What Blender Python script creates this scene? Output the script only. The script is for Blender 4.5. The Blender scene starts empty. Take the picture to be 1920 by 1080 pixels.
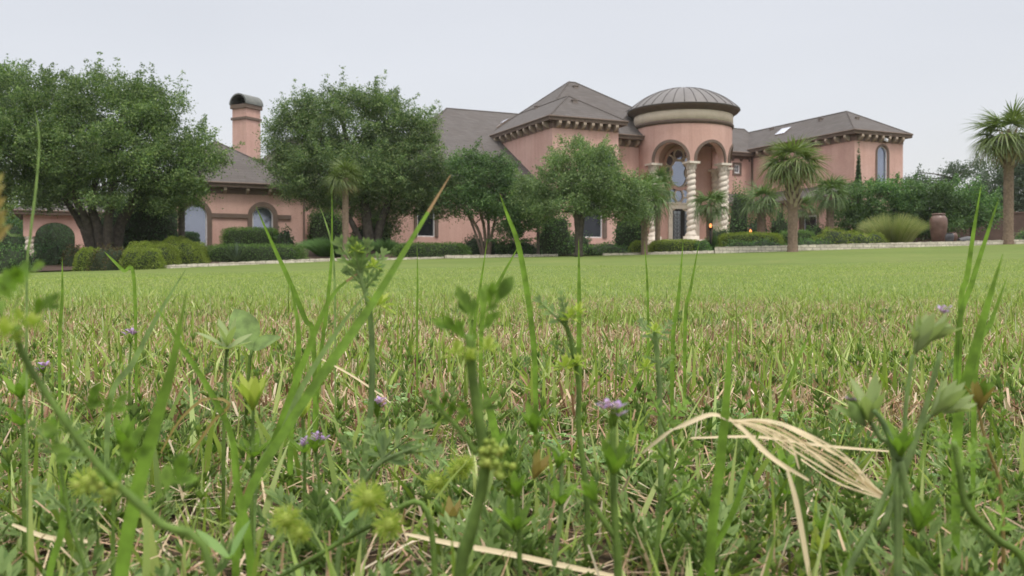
import bpy, math, random
import numpy as np
from mathutils import Vector, Matrix
from mathutils.geometry import tessellate_polygon
R = random.Random(7)
NR = np.random.default_rng(11)
S = bpy.context.scene
COL = S.collection
PI = math.pi

# ------------------------------------------------------------------ camera, sky, sun, exposure
F = 1740.0            # focal length in pixels of the 1920 px wide photograph
HZ = 520.0            # picture row of the true horizon
CZ = 0.15             # height of the camera above the turf
cam = bpy.data.cameras.new('camera')
cam.sensor_width = 36.0
cam.lens = F / 1920 * 36.0
cam.clip_start, cam.clip_end = 0.02, 3000
cam.dof.use_dof = True
cam.dof.focus_distance = 1.15
cam.dof.aperture_fstop = 21.0
camo = bpy.data.objects.new('camera', cam)
camo.location = (0, 0, CZ)
camo.rotation_euler = (math.radians(90) - math.atan((540 - HZ) / F), 0, 0)
COL.objects.link(camo)
S.camera = camo

SUN_EL, SUN_AZ = math.radians(66), math.radians(150)    # azimuth clockwise from +Y: behind the camera, to the right
W = bpy.data.worlds.new('World')
S.world = W
W.use_nodes = True
nt = W.node_tree
nt.nodes.clear()
out = nt.nodes.new('ShaderNodeOutputWorld')
sky = nt.nodes.new('ShaderNodeTexSky')
sky.sky_type = 'NISHITA'
sky.sun_disc = False
sky.sun_elevation = SUN_EL
sky.sun_rotation = SUN_AZ
sky.air_density, sky.dust_density, sky.ozone_density = 1.0, 4.0, 1.0
bg1 = nt.nodes.new('ShaderNodeBackground')
bg1.inputs['Strength'].default_value = 0.05
nt.links.new(sky.outputs[0], bg1.inputs['Color'])
tc = nt.nodes.new('ShaderNodeTexCoord')
sx = nt.nodes.new('ShaderNodeSeparateXYZ')
nt.links.new(tc.outputs['Generated'], sx.inputs[0])
rmp = nt.nodes.new('ShaderNodeValToRGB')                 # overcast cloud deck: brighter towards the zenith
cr = rmp.color_ramp
cr.elements[0].position, cr.elements[0].color = 0.0, (0.535, 0.52, 0.53, 1)
cr.elements[1].position, cr.elements[1].color = 1.0, (1.55, 1.54, 1.55, 1)
for p_, c_ in ((0.12, (0.53, 0.515, 0.515, 1)), (0.30, (0.52, 0.51, 0.505, 1)), (0.42, (0.80, 0.80, 0.82, 1)), (0.6, (1.25, 1.24, 1.25, 1))):
    e = cr.elements.new(p_)
    e.color = c_
nz = nt.nodes.new('ShaderNodeTexNoise')
nz.inputs['Scale'].default_value = 2.2
nz.inputs['Detail'].default_value = 3
mpn = nt.nodes.new('ShaderNodeMapping')
mpn.inputs['Scale'].default_value = (1, 1, 3)
nt.links.new(tc.outputs['Generated'], mpn.inputs[0])
nt.links.new(mpn.outputs[0], nz.inputs['Vector'])
mr = nt.nodes.new('ShaderNodeMapRange')
mr.inputs[1].default_value, mr.inputs[2].default_value = 0.3, 0.7
mr.inputs[3].default_value, mr.inputs[4].default_value = 0.96, 1.04
nt.links.new(nz.outputs[0], mr.inputs[0])
bg2 = nt.nodes.new('ShaderNodeBackground')
nt.links.new(sx.outputs['Z'], rmp.inputs[0])
nt.links.new(rmp.outputs[0], bg2.inputs['Color'])
nt.links.new(mr.outputs[0], bg2.inputs['Strength'])
add = nt.nodes.new('ShaderNodeAddShader')
nt.links.new(bg1.outputs[0], add.inputs[0])
nt.links.new(bg2.outputs[0], add.inputs[1])
nt.links.new(add.outputs[0], out.inputs['Surface'])

sl = bpy.data.lights.new('sun', 'SUN')
sl.energy = 1.5
sl.angle = math.radians(10)
sl.color = (1.0, 0.97, 0.92)
so = bpy.data.objects.new('sun', sl)
d_ = Vector((math.sin(SUN_AZ) * math.cos(SUN_EL), math.cos(SUN_AZ) * math.cos(SUN_EL), math.sin(SUN_EL)))
so.rotation_euler = d_.to_track_quat('Z', 'Y').to_euler()
COL.objects.link(so)
S.view_settings.view_transform = 'Standard'
S.view_settings.look = 'None'
S.view_settings.exposure = 0.26
S.view_settings.gamma = 1.0
S.cycles.max_bounces = 6
S.cycles.transparent_max_bounces = 6

# ------------------------------------------------------------------ helpers
def P(px, py, Y):
    return Vector(((px - 960) / F * Y, Y, CZ + (HZ - py) / F * Y))

EPX = [-500, 0, 300, 640, 960, 1340, 1920, 2400]
EDS = [38, 40, 42, 46, 48, 50, 50, 50]
EZS = [.1, .31, .54, .97, 1.2, 1.44, 1.96, 2.3]
HZS = [.9, 1.15, 1.6, 2.0, 2.15, 2.15, 2.2, 2.4]
ESS = [(p - 960) / F for p in EPX]

def ground(x, y):
    """Height of the terrain: flat turf round the camera, rising lawn, kerb line, then the house pad."""
    x = np.asarray(x, float); y = np.asarray(y, float)
    s = np.clip(x / np.maximum(y, 8), -.85, .85)
    Ye = np.interp(s, ESS, EDS); ze = np.interp(s, ESS, EZS); zh = np.interp(s, ESS, HZS)
    t = np.clip((y - 4) / (Ye - 4), 0, 1)
    b = np.clip((y - Ye) / 9, 0, 1)
    und = .035 * np.sin(x * .45 + 1) * np.sin(y * .33) * np.clip((y - 8) / 8, 0, 1) * np.clip((Ye - y) / 6, 0, 1)
    return ze * t ** 1.5 + (np.maximum(zh, ze) - ze) * (b * b * (3 - 2 * b)) + und

def gz(x, y):
    return float(ground(x, y))

class MB:
    def __init__(s):
        s.v = []; s.f = []; s.m = []
    def add(s, vs, fs, mi=0):
        o = len(s.v)
        s.v.extend([tuple(q) for q in vs])
        s.f.extend([tuple(i + o for i in q) for q in fs])
        s.m.extend([mi] * len(fs))
    def box(s, a, b, mi=0):
        x0, y0, z0 = a; x1, y1, z1 = b
        s.add([(x0, y0, z0), (x1, y0, z0), (x1, y1, z0), (x0, y1, z0), (x0, y0, z1), (x1, y0, z1), (x1, y1, z1), (x0, y1, z1)],
              [(0, 3, 2, 1), (4, 5, 6, 7), (0, 1, 5, 4), (1, 2, 6, 5), (2, 3, 7, 6), (3, 0, 4, 7)], mi)
    def tube(s, pts, radii, n=8, mi=0, cap=True):
        pts = [Vector(p) for p in pts]
        k = len(pts)
        if not isinstance(radii, (list, tuple)):
            radii = [radii] * k
        vs = []; ref = None
        for i, p in enumerate(pts):
            t = (pts[min(i + 1, k - 1)] - pts[max(i - 1, 0)])
            t = t.normalized() if t.length > 1e-9 else Vector((0, 0, 1))
            if ref is None:
                ref = t.orthogonal().normalized()
            ref = (ref - t * ref.dot(t))
            ref = ref.normalized() if ref.length > 1e-6 else t.orthogonal().normalized()
            b = t.cross(ref)
            for j in range(n):
                a = 2 * PI * j / n
                vs.append(p + (ref * math.cos(a) + b * math.sin(a)) * radii[i])
        fs = []
        for i in range(k - 1):
            for j in range(n):
                fs.append((i * n + j, i * n + (j + 1) % n, (i + 1) * n + (j + 1) % n, (i + 1) * n + j))
        if cap:
            fs.append(tuple(range(n - 1, -1, -1))); fs.append(tuple(range((k - 1) * n, k * n)))
        s.add(vs, fs, mi)
    def lathe(s, prof, c=(0, 0, 0), n=20, mi=0):
        vs = []; fs = []
        for r, z in prof:
            for j in range(n):
                a = 2 * PI * j / n
                vs.append((c[0] + r * math.cos(a), c[1] + r * math.sin(a), c[2] + z))
        for i in range(len(prof) - 1):
            for j in range(n):
                fs.append((i * n + j, i * n + (j + 1) % n, (i + 1) * n + (j + 1) % n, (i + 1) * n + j))
        s.add(vs, fs, mi)
    def lance(s, base, d, nrm, L, Wd, n=5, bend=0.0, fold=.25, mi=0, peak=.4, tipw=.02):
        """One lanceolate leaf: three vertices across, folded on the midrib, bending towards -nrm."""
        base = Vector(base); d = Vector(d).normalized(); nrm = Vector(nrm)
        side = d.cross(nrm)
        side = side.normalized() if side.length > 1e-6 else d.orthogonal().normalized()
        up = side.cross(d).normalized()
        vs = []
        for i in range(n + 1):
            t = i / n
            w = Wd * .5 * max(tipw, (math.sin(PI * (t ** (math.log(.5) / math.log(peak)))) ** .8 if 0 < t < 1 else (.25 if t == 0 else tipw)))
            p = base + d * (L * t) - up * (bend * L * t * t)
            vs += [p - side * w + up * w * fold, p, p + side * w + up * w * fold]
        fs = []
        for i in range(n):
            a = i * 3
            fs += [(a, a + 1, a + 4, a + 3), (a + 1, a + 2, a + 5, a + 4)]
        s.add(vs, fs, mi)
    def ribbon(s, pts, widths, nrm, fold=.25, mi=0, tipmi=None):
        pts = [Vector(p) for p in pts]; k = len(pts)
        vs = []
        for i, p in enumerate(pts):
            t = (pts[min(i + 1, k - 1)] - pts[max(i - 1, 0)]).normalized()
            nn = nrm[i] if isinstance(nrm, list) else nrm
            side = t.cross(nn).normalized(); up = side.cross(t)
            w = widths[i] * .5
            vs += [p - side * w + up * w * fold, p, p + side * w + up * w * fold]
        o = len(s.v)
        s.v.extend([tuple(q) for q in vs])
        for i in range(k - 1):
            a = o + i * 3
            s.f += [(a, a + 1, a + 4, a + 3), (a + 1, a + 2, a + 5, a + 4)]
            mm = tipmi if (tipmi is not None and i >= k - 1 - max(2, k // 8)) else mi
            s.m += [mm, mm]
    def build(s, name, mats, parent=None, smooth=True, loc=None):
        me = bpy.data.meshes.new(name)
        me.from_pydata(s.v, [], s.f)
        if not isinstance(mats, (list, tuple)):
            mats = [mats]
        for m in mats:
            me.materials.append(m)
        if len(mats) > 1:
            me.polygons.foreach_set('material_index', s.m)
        if smooth:
            me.polygons.foreach_set('use_smooth', [True] * len(s.f))
        me.update()
        o = bpy.data.objects.new(name, me)
        COL.objects.link(o)
        if parent is not None:
            o.parent = parent
        if loc is not None:
            o.location = loc
        return o

def quads_obj(name, V, Q, mats, parent=None, mi=None, smooth=False):
    """A mesh object from numpy vertex and quad arrays."""
    me = bpy.data.meshes.new(name)
    V = np.asarray(V, np.float32).reshape(-1, 3); Q = np.asarray(Q, np.int32).reshape(-1, 4)
    me.vertices.add(len(V)); me.vertices.foreach_set('co', V.ravel())
    me.loops.add(Q.size); me.loops.foreach_set('vertex_index', Q.ravel())
    me.polygons.add(len(Q)); me.polygons.foreach_set('loop_start', np.arange(0, Q.size, 4, dtype=np.int32))
    if not isinstance(mats, (list, tuple)):
        mats = [mats]
    for m in mats:
        me.materials.append(m)
    if mi is not None:
        me.polygons.foreach_set('material_index', np.asarray(mi, np.int32))
    if smooth:
        me.polygons.foreach_set('use_smooth', np.ones(len(Q), bool))
    me.update(calc_edges=True)
    me.validate()
    o = bpy.data.objects.new(name, me)
    COL.objects.link(o)
    if parent is not None:
        o.parent = parent
    return o

def tag(o, label=None, cat=None, group=None, kind=None):
    if label: o['label'] = label
    if cat: o['category'] = cat
    if group: o['group'] = group
    if kind: o['kind'] = kind
    return o

def empty(name, loc, label, cat, group=None, rz=0):
    o = bpy.data.objects.new(name, None)
    o.empty_display_size = .2
    o.location = loc
    o.rotation_euler = (0, 0, rz)
    COL.objects.link(o)
    return tag(o, label, cat, group)

def child(o, root):
    """Parent a mesh whose vertices are in world space to a thing, keeping it where it is."""
    o.parent = root
    o.matrix_parent_inverse = (Matrix.Translation(root.location) @ root.rotation_euler.to_matrix().to_4x4()).inverted()
    return o

def crv(pts, n=24):
    """Catmull-Rom through the points."""
    pts = [Vector(p) for p in pts]
    if len(pts) < 3:
        return [pts[0].lerp(pts[-1], i / n) for i in range(n + 1)]
    q = [pts[0] * 2 - pts[1]] + pts + [pts[-1] * 2 - pts[-2]]
    res = []; m = len(pts) - 1
    for i in range(n + 1):
        t = i / n * m; k = min(int(t), m - 1); u = t - k
        a, b, c, d = q[k:k + 4]
        res.append(.5 * ((2 * b) + (c - a) * u + (2 * a - 5 * b + 4 * c - d) * u * u + (3 * b - a - 3 * c + d) * u ** 3))
    return res

# ------------------------------------------------------------------ materials
def mat(name):
    m = bpy.data.materials.new(name); m.use_nodes = True
    n = m.node_tree.nodes
    return m, m.node_tree, n['Principled BSDF'], n['Material Output']

def noise_col(t, coord, scale, c1, c2, detail=6, lo=.35, hi=.65, rough=.6):
    n = t.nodes.new('ShaderNodeTexNoise')
    n.inputs['Scale'].default_value = scale; n.inputs['Detail'].default_value = detail; n.inputs['Roughness'].default_value = rough
    t.links.new(coord, n.inputs['Vector'])
    r = t.nodes.new('ShaderNodeValToRGB')
    r.color_ramp.elements[0].position, r.color_ramp.elements[0].color = lo, (*c1, 1)
    r.color_ramp.elements[1].position, r.color_ramp.elements[1].color = hi, (*c2, 1)
    t.links.new(n.outputs[0], r.inputs[0])
    return n, r

def mixc(t, a, b, fac, mode='MIX'):
    m = t.nodes.new('ShaderNodeMix'); m.data_type = 'RGBA'; m.blend_type = mode
    for sock, v in ((m.inputs[6], a), (m.inputs[7], b), (m.inputs[0], fac)):
        if hasattr(v, 'links'):
            t.links.new(v, sock)
        elif isinstance(v, tuple):
            sock.default_value = (*v, 1)
        else:
            sock.default_value = v
    return m.outputs[2]

def solid(name, c1, c2=None, scale=6, rough=.85, bump=0, bscale=60, metal=0, spec=.3):
    m, t, b, o = mat(name)
    c2 = c2 or tuple(x * .8 for x in c1)
    co = t.nodes.new('ShaderNodeTexCoord').outputs['Object']
    n, r = noise_col(t, co, scale, c1, c2)
    t.links.new(r.outputs[0], b.inputs['Base Color'])
    b.inputs['Roughness'].default_value = rough
    b.inputs['Metallic'].default_value = metal
    b.inputs['Specular IOR Level'].default_value = spec
    if bump:
        n2 = t.nodes.new('ShaderNodeTexNoise'); n2.inputs['Scale'].default_value = bscale; n2.inputs['Detail'].default_value = 4
        t.links.new(co, n2.inputs['Vector'])
        bp = t.nodes.new('ShaderNodeBump'); bp.inputs['Strength'].default_value = bump; bp.inputs['Distance'].default_value = .02
        t.links.new(n2.outputs[0], bp.inputs['Height']); t.links.new(bp.outputs[0], b.inputs['Normal'])
    return m

def leafy(name, cols, trans=.35, rough=.55, spec=.25, clump=0.0, cscale=.8):
    """Leaf material: a colour per leaf (per mesh island), light passing through, clumps of slightly different hue."""
    m, t, b, o = mat(name)
    g = t.nodes.new('ShaderNodeNewGeometry')
    r = t.nodes.new('ShaderNodeValToRGB'); r.color_ramp.interpolation = 'LINEAR'
    els = r.color_ramp.elements
    for i, c in enumerate(cols):
        p = i / (len(cols) - 1)
        e = els[0] if i == 0 else (els[len(els) - 1] if i == len(cols) - 1 else els.new(p))
        e.position = p; e.color = (*c, 1)
    t.links.new(g.outputs['Random Per Island'], r.inputs[0])
    col = r.outputs[0]
    if clump:
        co = t.nodes.new('ShaderNodeTexCoord').outputs['Object']
        n, rr = noise_col(t, co, cscale, (1 - clump,) * 3, (1 + clump, 1 + clump, 1 + clump * .6), detail=3)
        col = mixc(t, col, rr.outputs[0], 1.0, 'MULTIPLY')
    t.links.new(col, b.inputs['Base Color'])
    b.inputs['Roughness'].default_value = rough
    b.inputs['Specular IOR Level'].default_value = spec
    tr = t.nodes.new('ShaderNodeBsdfTranslucent')
    tc_ = mixc(t, col, (1.0, 1.15, .55), 1.0, 'MULTIPLY')
    t.links.new(tc_, tr.inputs['Color'])
    mx = t.nodes.new('ShaderNodeMixShader'); mx.inputs[0].default_value = trans
    t.links.new(b.outputs[0], mx.inputs[1]); t.links.new(tr.outputs[0], mx.inputs[2])
    t.links.new(mx.outputs[0], o.inputs['Surface'])
    return m

# ------------------------------------------------------------------ ground
def lawn_material():
    m, t, b, o = mat('lawn_turf')
    co = t.nodes.new('ShaderNodeTexCoord').outputs['Object']
    n1, r1 = noise_col(t, co, .22, (.105, .15, .036), (.15, .19, .052), detail=4)
    n2, r2 = noise_col(t, co, 3.5, (.75, .80, .75), (1.2, 1.15, 1.15), detail=8, lo=.3, hi=.7, rough=.7)
    c = mixc(t, r1.outputs[0], r2.outputs[0], 1.0, 'MULTIPLY')
    n3, r3 = noise_col(t, co, .8, (.175, .17, .06), (.11, .155, .038), detail=5, lo=.3, hi=.55)
    c = mixc(t, c, r3.outputs[0], .35)
    # thatch and soil between the blades close to the camera
    sp = t.nodes.new('ShaderNodeSeparateXYZ'); t.links.new(co, sp.inputs[0])
    ma = t.nodes.new('ShaderNodeMapRange'); ma.inputs[1].default_value, ma.inputs[2].default_value = 2.0, 7.0
    ma.inputs[3].default_value, ma.inputs[4].default_value = 1.0, 0.0
    t.links.new(sp.outputs['Y'], ma.inputs[0])
    n4, r4 = noise_col(t, co, 60, (.02, .015, .01), (.11, .078, .045), detail=8)
    c = mixc(t, c, r4.outputs[0], ma.outputs[0])
    t.links.new(c, b.inputs['Base Color'])
    b.inputs['Roughness'].default_value = 1.0
    b.inputs['Specular IOR Level'].default_value = .1
    n5 = t.nodes.new('ShaderNodeTexNoise'); n5.inputs['Scale'].default_value = 25; n5.inputs['Detail'].default_value = 5
    t.links.new(co, n5.inputs['Vector'])
    bp = t.nodes.new('ShaderNodeBump'); bp.inputs['Strength'].default_value = .6; bp.inputs['Distance'].default_value = .03
    t.links.new(n5.outputs[0], bp.inputs['Height']); t.links.new(bp.outputs[0], b.inputs['Normal'])
    return m

def make_terrain():
    xs = np.unique(np.round(np.concatenate([np.linspace(-900, -60, 15), np.arange(-60, -8, 1.0), np.arange(-8, 8, .25), np.arange(8, 60, 1.0), np.linspace(60, 900, 15)]), 3))
    ys = np.unique(np.round(np.concatenate([np.linspace(-200, -4, 8), np.arange(-4, 10, .25), np.arange(10, 64, .7), np.linspace(64, 110, 20), np.linspace(120, 1500, 14)]), 3))
    X, Y = np.meshgrid(xs, ys)
    Z = ground(X, Y)
    near = np.clip((7 - np.hypot(X, Y)) / 3, 0, 1)
    Z = Z + near * .006 * np.sin(X * 9 + np.sin(Y * 7) * 2) * np.sin(Y * 8.3)
    V = np.stack([X, Y, Z], -1).reshape(-1, 3)
    a = np.arange(len(ys) - 1)[:, None] * len(xs) + np.arange(len(xs) - 1)[None]
    Q = np.stack([a, a + 1, a + 1 + len(xs), a + len(xs)], -1)
    o = quads_obj('lawn', V, Q, lawn_material(), smooth=True)
    tag(o, 'broad mown lawn rising gently from the camera to the house', 'lawn', kind='structure')
make_terrain()

def strip_sheet(name, sarr, f0, f1, nd, dz, m):
    s = np.array(sarr); k = np.linspace(0, 1, nd)
    y0 = f0(s); y1 = f1(s)
    Y = y0[:, None] * (1 - k) + y1[:, None] * k
    X = s[:, None] * Y
    Z = ground(X, Y) + dz
    V = np.stack([X, Y, Z], -1).reshape(-1, 3)
    a = np.arange(len(s) - 1)[:, None] * nd + np.arange(nd - 1)[None]
    return quads_obj(name, V, np.stack([a, a + nd, a + nd + 1, a + 1], -1), m, smooth=True)

YE = lambda s: np.interp(s, ESS, EDS)
M_mulch = solid('bark_mulch', (.05, .033, .025), (.13, .085, .065), scale=14, rough=1, bump=.8, bscale=30)
o = strip_sheet('planting_bed', np.linspace(-.72, .72, 180), lambda s: YE(s), lambda s: YE(s) + 26, 40, .06, M_mulch)
tag(o, 'brown mulched planting bed along the front of the house', 'planting bed', kind='structure')

def stone_wall(name, px0, px1, h0, h1, label, thick=.32):
    s = np.linspace((px0 - 960) / F, (px1 - 960) / F, max(8, int((px1 - px0) / 6)))
    y = YE(s) - .05
    n = len(s); vs = []; fs = []; b = MB()
    for i in range(n):
        h = h0 + (h1 - h0) * i / (n - 1)
        for (dy, top) in ((0, 0), (0, 1), (thick, 1), (thick, 0)):
            yy = y[i] + dy; xx = s[i] * yy
            vs.append((xx, yy, (gz(s[i] * y[i], y[i]) + (h + .012 * math.sin(i * 2.1) if top else -.25))))
    for i in range(n - 1):
        for j in range(4):
            fs.append((i * 4 + j, i * 4 + (j + 1) % 4, (i + 1) * 4 + (j + 1) % 4, (i + 1) * 4 + j))
    fs += [(3, 2, 1, 0), ((n - 1) * 4, (n - 1) * 4 + 1, (n - 1) * 4 + 2, (n - 1) * 4 + 3)]
    b.add(vs, fs)
    return tag(b.build(name, M_edge, smooth=False), label, 'edging')

def edging_material():
    m, t, b, o = mat('pale_edging_stone')
    co = t.nodes.new('ShaderNodeTexCoord').outputs['Object']
    br = t.nodes.new('ShaderNodeTexBrick')
    br.inputs['Color1'].default_value = (.66, .60, .51, 1); br.inputs['Color2'].default_value = (.50, .45, .38, 1)
    br.inputs['Mortar'].default_value = (.26, .22, .17, 1)
    br.inputs['Scale'].default_value = 1; br.inputs['Mortar Size'].default_value = .012
    br.inputs['Brick Width'].default_value = .42; br.inputs['Row Height'].default_value = .16
    mp = t.nodes.new('ShaderNodeCombineXYZ'); sp = t.nodes.new('ShaderNodeSeparateXYZ')
    t.links.new(co, sp.inputs[0]); t.links.new(sp.outputs['X'], mp.inputs[0]); t.links.new(sp.outputs['Z'], mp.inputs[1])
    t.links.new(mp.outputs[0], br.inputs['Vector'])
    n, r = noise_col(t, co, 9, (.75, .74, .72), (1.15, 1.15, 1.15), detail=6)
    t.links.new(mixc(t, br.outputs[0], r.outputs[0], 1.0, 'MULTIPLY'), b.inputs['Base Color'])
    b.inputs['Roughness'].default_value = .95
    return m
M_edge = edging_material()
stone_wall('stone_edging', 302, 642, .15, .15, 'low pale stone edging running right from the lime green boxwood mounds')
stone_wall('stone_edging', 643, 832, .09, .09, 'thin pale edging strip in front of the long hedge under the dark window')
stone_wall('stone_edging', 834, 1046, .17, .11, 'pale stone edging below the multi stemmed tree with pale trunks')
stone_wall('stone_edging', 1130, 1338, .10, .16, 'pale edging in front of the clipped hedge by the entrance columns')
stone_wall('retaining_wall', 1340, 2060, .34, .20, 'long two course pale block retaining wall below the tall palms')
# ------------------------------------------------------------------ the mansion (local x along the front, local y away from the lawn)
HA = math.radians(24.8); HC, HS = math.cos(HA), math.sin(HA); HX, HY = 2.33, 58.0
def uof(px, w):
    s = (px - 960) / F
    return (s * (HY + HC * w) - HX + HS * w) / (HC - HS * s)
def zof(py, u, w):
    return CZ + (HZ - py) / F * (HY + HS * u + HC * w)
def hworld(u, w, z=0):
    return Vector((HX + HC * u - HS * w, HY + HS * u + HC * w, z))

def stucco(name, c1, c2):
    m, t, b, o = mat(name)
    co = t.nodes.new('ShaderNodeTexCoord').outputs['Object']
    n, r = noise_col(t, co, .55, c1, c2, detail=6)
    n2, r2 = noise_col(t, co, 14, (.93, .93, .93), (1.05, 1.05, 1.05), detail=5)
    mp = t.nodes.new('ShaderNodeMapping'); mp.inputs['Scale'].default_value = (2.2, 2.2, .12); t.links.new(co, mp.inputs[0])
    n3, r3 = noise_col(t, mp.outputs[0], 1.2, (.915, .905, .895), (1.03, 1.03, 1.03), detail=5)
    c = mixc(t, r.outputs[0], r2.outputs[0], 1.0, 'MULTIPLY'); c = mixc(t, c, r3.outputs[0], 1.0, 'MULTIPLY')
    t.links.new(c, b.inputs['Base Color']); b.inputs['Roughness'].default_value = .95; b.inputs['Specular IOR Level'].default_value = .15
    bp = t.nodes.new('ShaderNodeBump'); bp.inputs['Strength'].default_value = .25; bp.inputs['Distance'].default_value = .02
    t.links.new(n2.outputs[0], bp.inputs['Height']); t.links.new(bp.outputs[0], b.inputs['Normal'])
    return m

def shingles():
    m, t, b, o = mat('roof_shingle')
    co = t.nodes.new('ShaderNodeTexCoord').outputs['Object']
    sp = t.nodes.new('ShaderNodeSeparateXYZ'); t.links.new(co, sp.inputs[0])
    ad = t.nodes.new('ShaderNodeMath'); ad.operation = 'ADD'; t.links.new(sp.outputs['X'], ad.inputs[0]); t.links.new(sp.outputs['Y'], ad.inputs[1])
    cb = t.nodes.new('ShaderNodeCombineXYZ'); t.links.new(ad.outputs[0], cb.inputs[0]); t.links.new(sp.outputs['Z'], cb.inputs[1])
    br = t.nodes.new('ShaderNodeTexBrick')
    br.inputs['Color1'].default_value = (.08, .068, .06, 1); br.inputs['Color2'].default_value = (.10, .088, .081, 1)
    br.inputs['Mortar'].default_value = (.058, .049, .044, 1)
    br.inputs['Scale'].default_value = 1; br.inputs['Mortar Size'].default_value = .012; br.inputs['Mortar Smooth'].default_value = .3
    br.inputs['Brick Width'].default_value = .5; br.inputs['Row Height'].default_value = .17
    t.links.new(cb.outputs[0], br.inputs['Vector'])
    n, r = noise_col(t, co, 1.6, (.93, .93, .93), (1.06, 1.05, 1.04), detail=7)
    t.links.new(mixc(t, br.outputs[0], r.outputs[0], 1.0, 'MULTIPLY'), b.inputs['Base Color'])
    b.inputs['Roughness'].default_value = .9
    bp = t.nodes.new('ShaderNodeBump'); bp.inputs['Strength'].default_value = .5; bp.inputs['Distance'].default_value = .02
    t.links.new(br.outputs['Fac'], bp.inputs['Height']); bp.invert = True; t.links.new(bp.outputs[0], b.inputs['Normal'])
    return m

M_pink = stucco('pink_stucco', (.605, .395, .332), (.54, .338, .278))
M_cream = solid('cream_stucco', (.70, .60, .47), (.62, .52, .40), scale=2, rough=.9)
M_taupe = solid('taupe_trim', (.16, .115, .088), (.13, .094, .072), scale=3, rough=.8)
M_frieze = solid('frieze_trim', (.23, .155, .125), (.19, .13, .105), scale=2, rough=.9)
M_bracket = solid('bracket_cream', (.40, .32, .245), (.33, .26, .20), scale=3, rough=.9)
M_roof = shingles()
M_ridge = solid('ridge_cap', (.08, .068, .06), (.10, .086, .077), scale=3, rough=.9)
M_stone = solid('cast_stone', (.70, .63, .52), (.58, .51, .42), scale=4, rough=.85, bump=.3, bscale=25)
M_metal = solid('dome_metal', (.14, .128, .12), (.165, .152, .142), scale=.9, rough=.55, metal=.25, spec=.4)
M_seam = solid('dome_seam', (.095, .087, .08), rough=.6, metal=.2)
M_white = solid('white_frame', (.72, .72, .72), rough=.5)
M_black = solid('wrought_iron', (.025, .022, .02), rough=.5, metal=.3)
M_dark = solid('interior_dark', (.02, .018, .017), rough=.9)
M_vent = solid('vent_metal', (.22, .18, .155), rough=.6)
M_copper = solid('weathered_cap', (.115, .125, .115), (.18, .18, .16), scale=3, rough=.6, metal=.3)
def glassy(name, c, metal=.75, rough=.06):
    m, t, b, o = mat(name)
    co = t.nodes.new('ShaderNodeTexCoord').outputs['Object']
    n, r = noise_col(t, co, .6, c, tuple(x * .85 for x in c), detail=2)
    t.links.new(r.outputs[0], b.inputs['Base Color'])
    b.inputs['Metallic'].default_value = metal; b.inputs['Roughness'].default_value = rough
    return m
M_glass = glassy('tinted_glass', (.30, .335, .42))
M_glass_dark = glassy('dark_glass', (.04, .045, .055), metal=.6)
M_glass_light = glassy('door_glass', (.52, .56, .60), metal=.5, rough=.25)
M_sky = glassy('skylight_glass', (.55, .56, .62), metal=.6, rough=.25)

house = empty('mansion', (HX, HY, 0), 'large pink stucco mansion with brown hip roofs and a domed round entrance', 'house', rz=HA)

def arch_pts(cx, z0, w, zs, n=14, rise=None):
    r = w / 2; rise = r if rise is None else rise
    return [(cx - r, z0), (cx + r, z0), (cx + r, zs)] + [(cx + r * math.cos(PI * i / n), zs + rise * math.sin(PI * i / n)) for i in range(1, n)] + [(cx - r, zs)]
def rect_pts(x0, x1, z0, z1):
    return [(x0, z0), (x1, z0), (x1, z1), (x0, z1)]

class Face:
    """A wall plane: o is its lower left corner seen from outside, X runs to the right, N points out."""
    def __init__(s, o, X):
        s.o = Vector((o[0], o[1], 0)); s.X = Vector((X[0], X[1], 0)); s.N = Vector((X[1], -X[0], 0))
    def p(s, x, z, d=0):
        q = s.o + s.X * x + s.N * d
        return (q.x, q.y, z)
def front(u0, w): return Face((u0, w), (1, 0))
def leftside(u, w1): return Face((u, w1), (0, -1))

def panel(mb, fc, outer, holes, depth=.22):
    polys = [[Vector((x, z, 0)) for x, z in outer]] + [[Vector((x, z, 0)) for x, z in h] for h in holes]
    flat = [q for pl in polys for q in pl]
    mb.add([fc.p(q.x, q.y) for q in flat], [tuple(t) for t in tessellate_polygon(polys)])
    for h in holes:
        n = len(h)
        vs = [fc.p(x, z) for x, z in h] + [fc.p(x, z, -depth) for x, z in h]
        mb.add(vs, [(i, (i + 1) % n, n + (i + 1) % n, n + i) for i in range(n)])

def ring(mb, fc, outer, inner, d0, d1, closed=True, mi=0):
    n = len(outer); vs = []
    for (x, z), (a, b) in zip(outer, inner):
        vs += [fc.p(x, z, d0), fc.p(x, z, d1), fc.p(a, b, d1), fc.p(a, b, d0)]
    fs = []
    for i in range(n if closed else n - 1):
        j = (i + 1) % n
        for k in range(4):
            fs.append((i * 4 + k, i * 4 + (k + 1) % 4, j * 4 + (k + 1) % 4, j * 4 + k))
    if not closed:
        fs += [(0, 1, 2, 3), ((n - 1) * 4 + 3, (n - 1) * 4 + 2, (n - 1) * 4 + 1, (n - 1) * 4)]
    mb.add(vs, fs, mi)

def fbox(mb, fc, x0, x1, z0, z1, d0, d1, mi=0):
    vs = [fc.p(x, z, d) for d in (d0, d1) for x, z in ((x0, z0), (x1, z0), (x1, z1), (x0, z1))]
    mb.add(vs, [(0, 3, 2, 1), (4, 5, 6, 7), (0, 1, 5, 4), (1, 2, 6, 5), (2, 3, 7, 6), (3, 0, 4, 7)], mi)

def pane(fc, pts, d, m):
    b = MB()
    b.add([fc.p(x, z, d) for x, z in pts], [tuple(range(len(pts)))])
    return b

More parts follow.
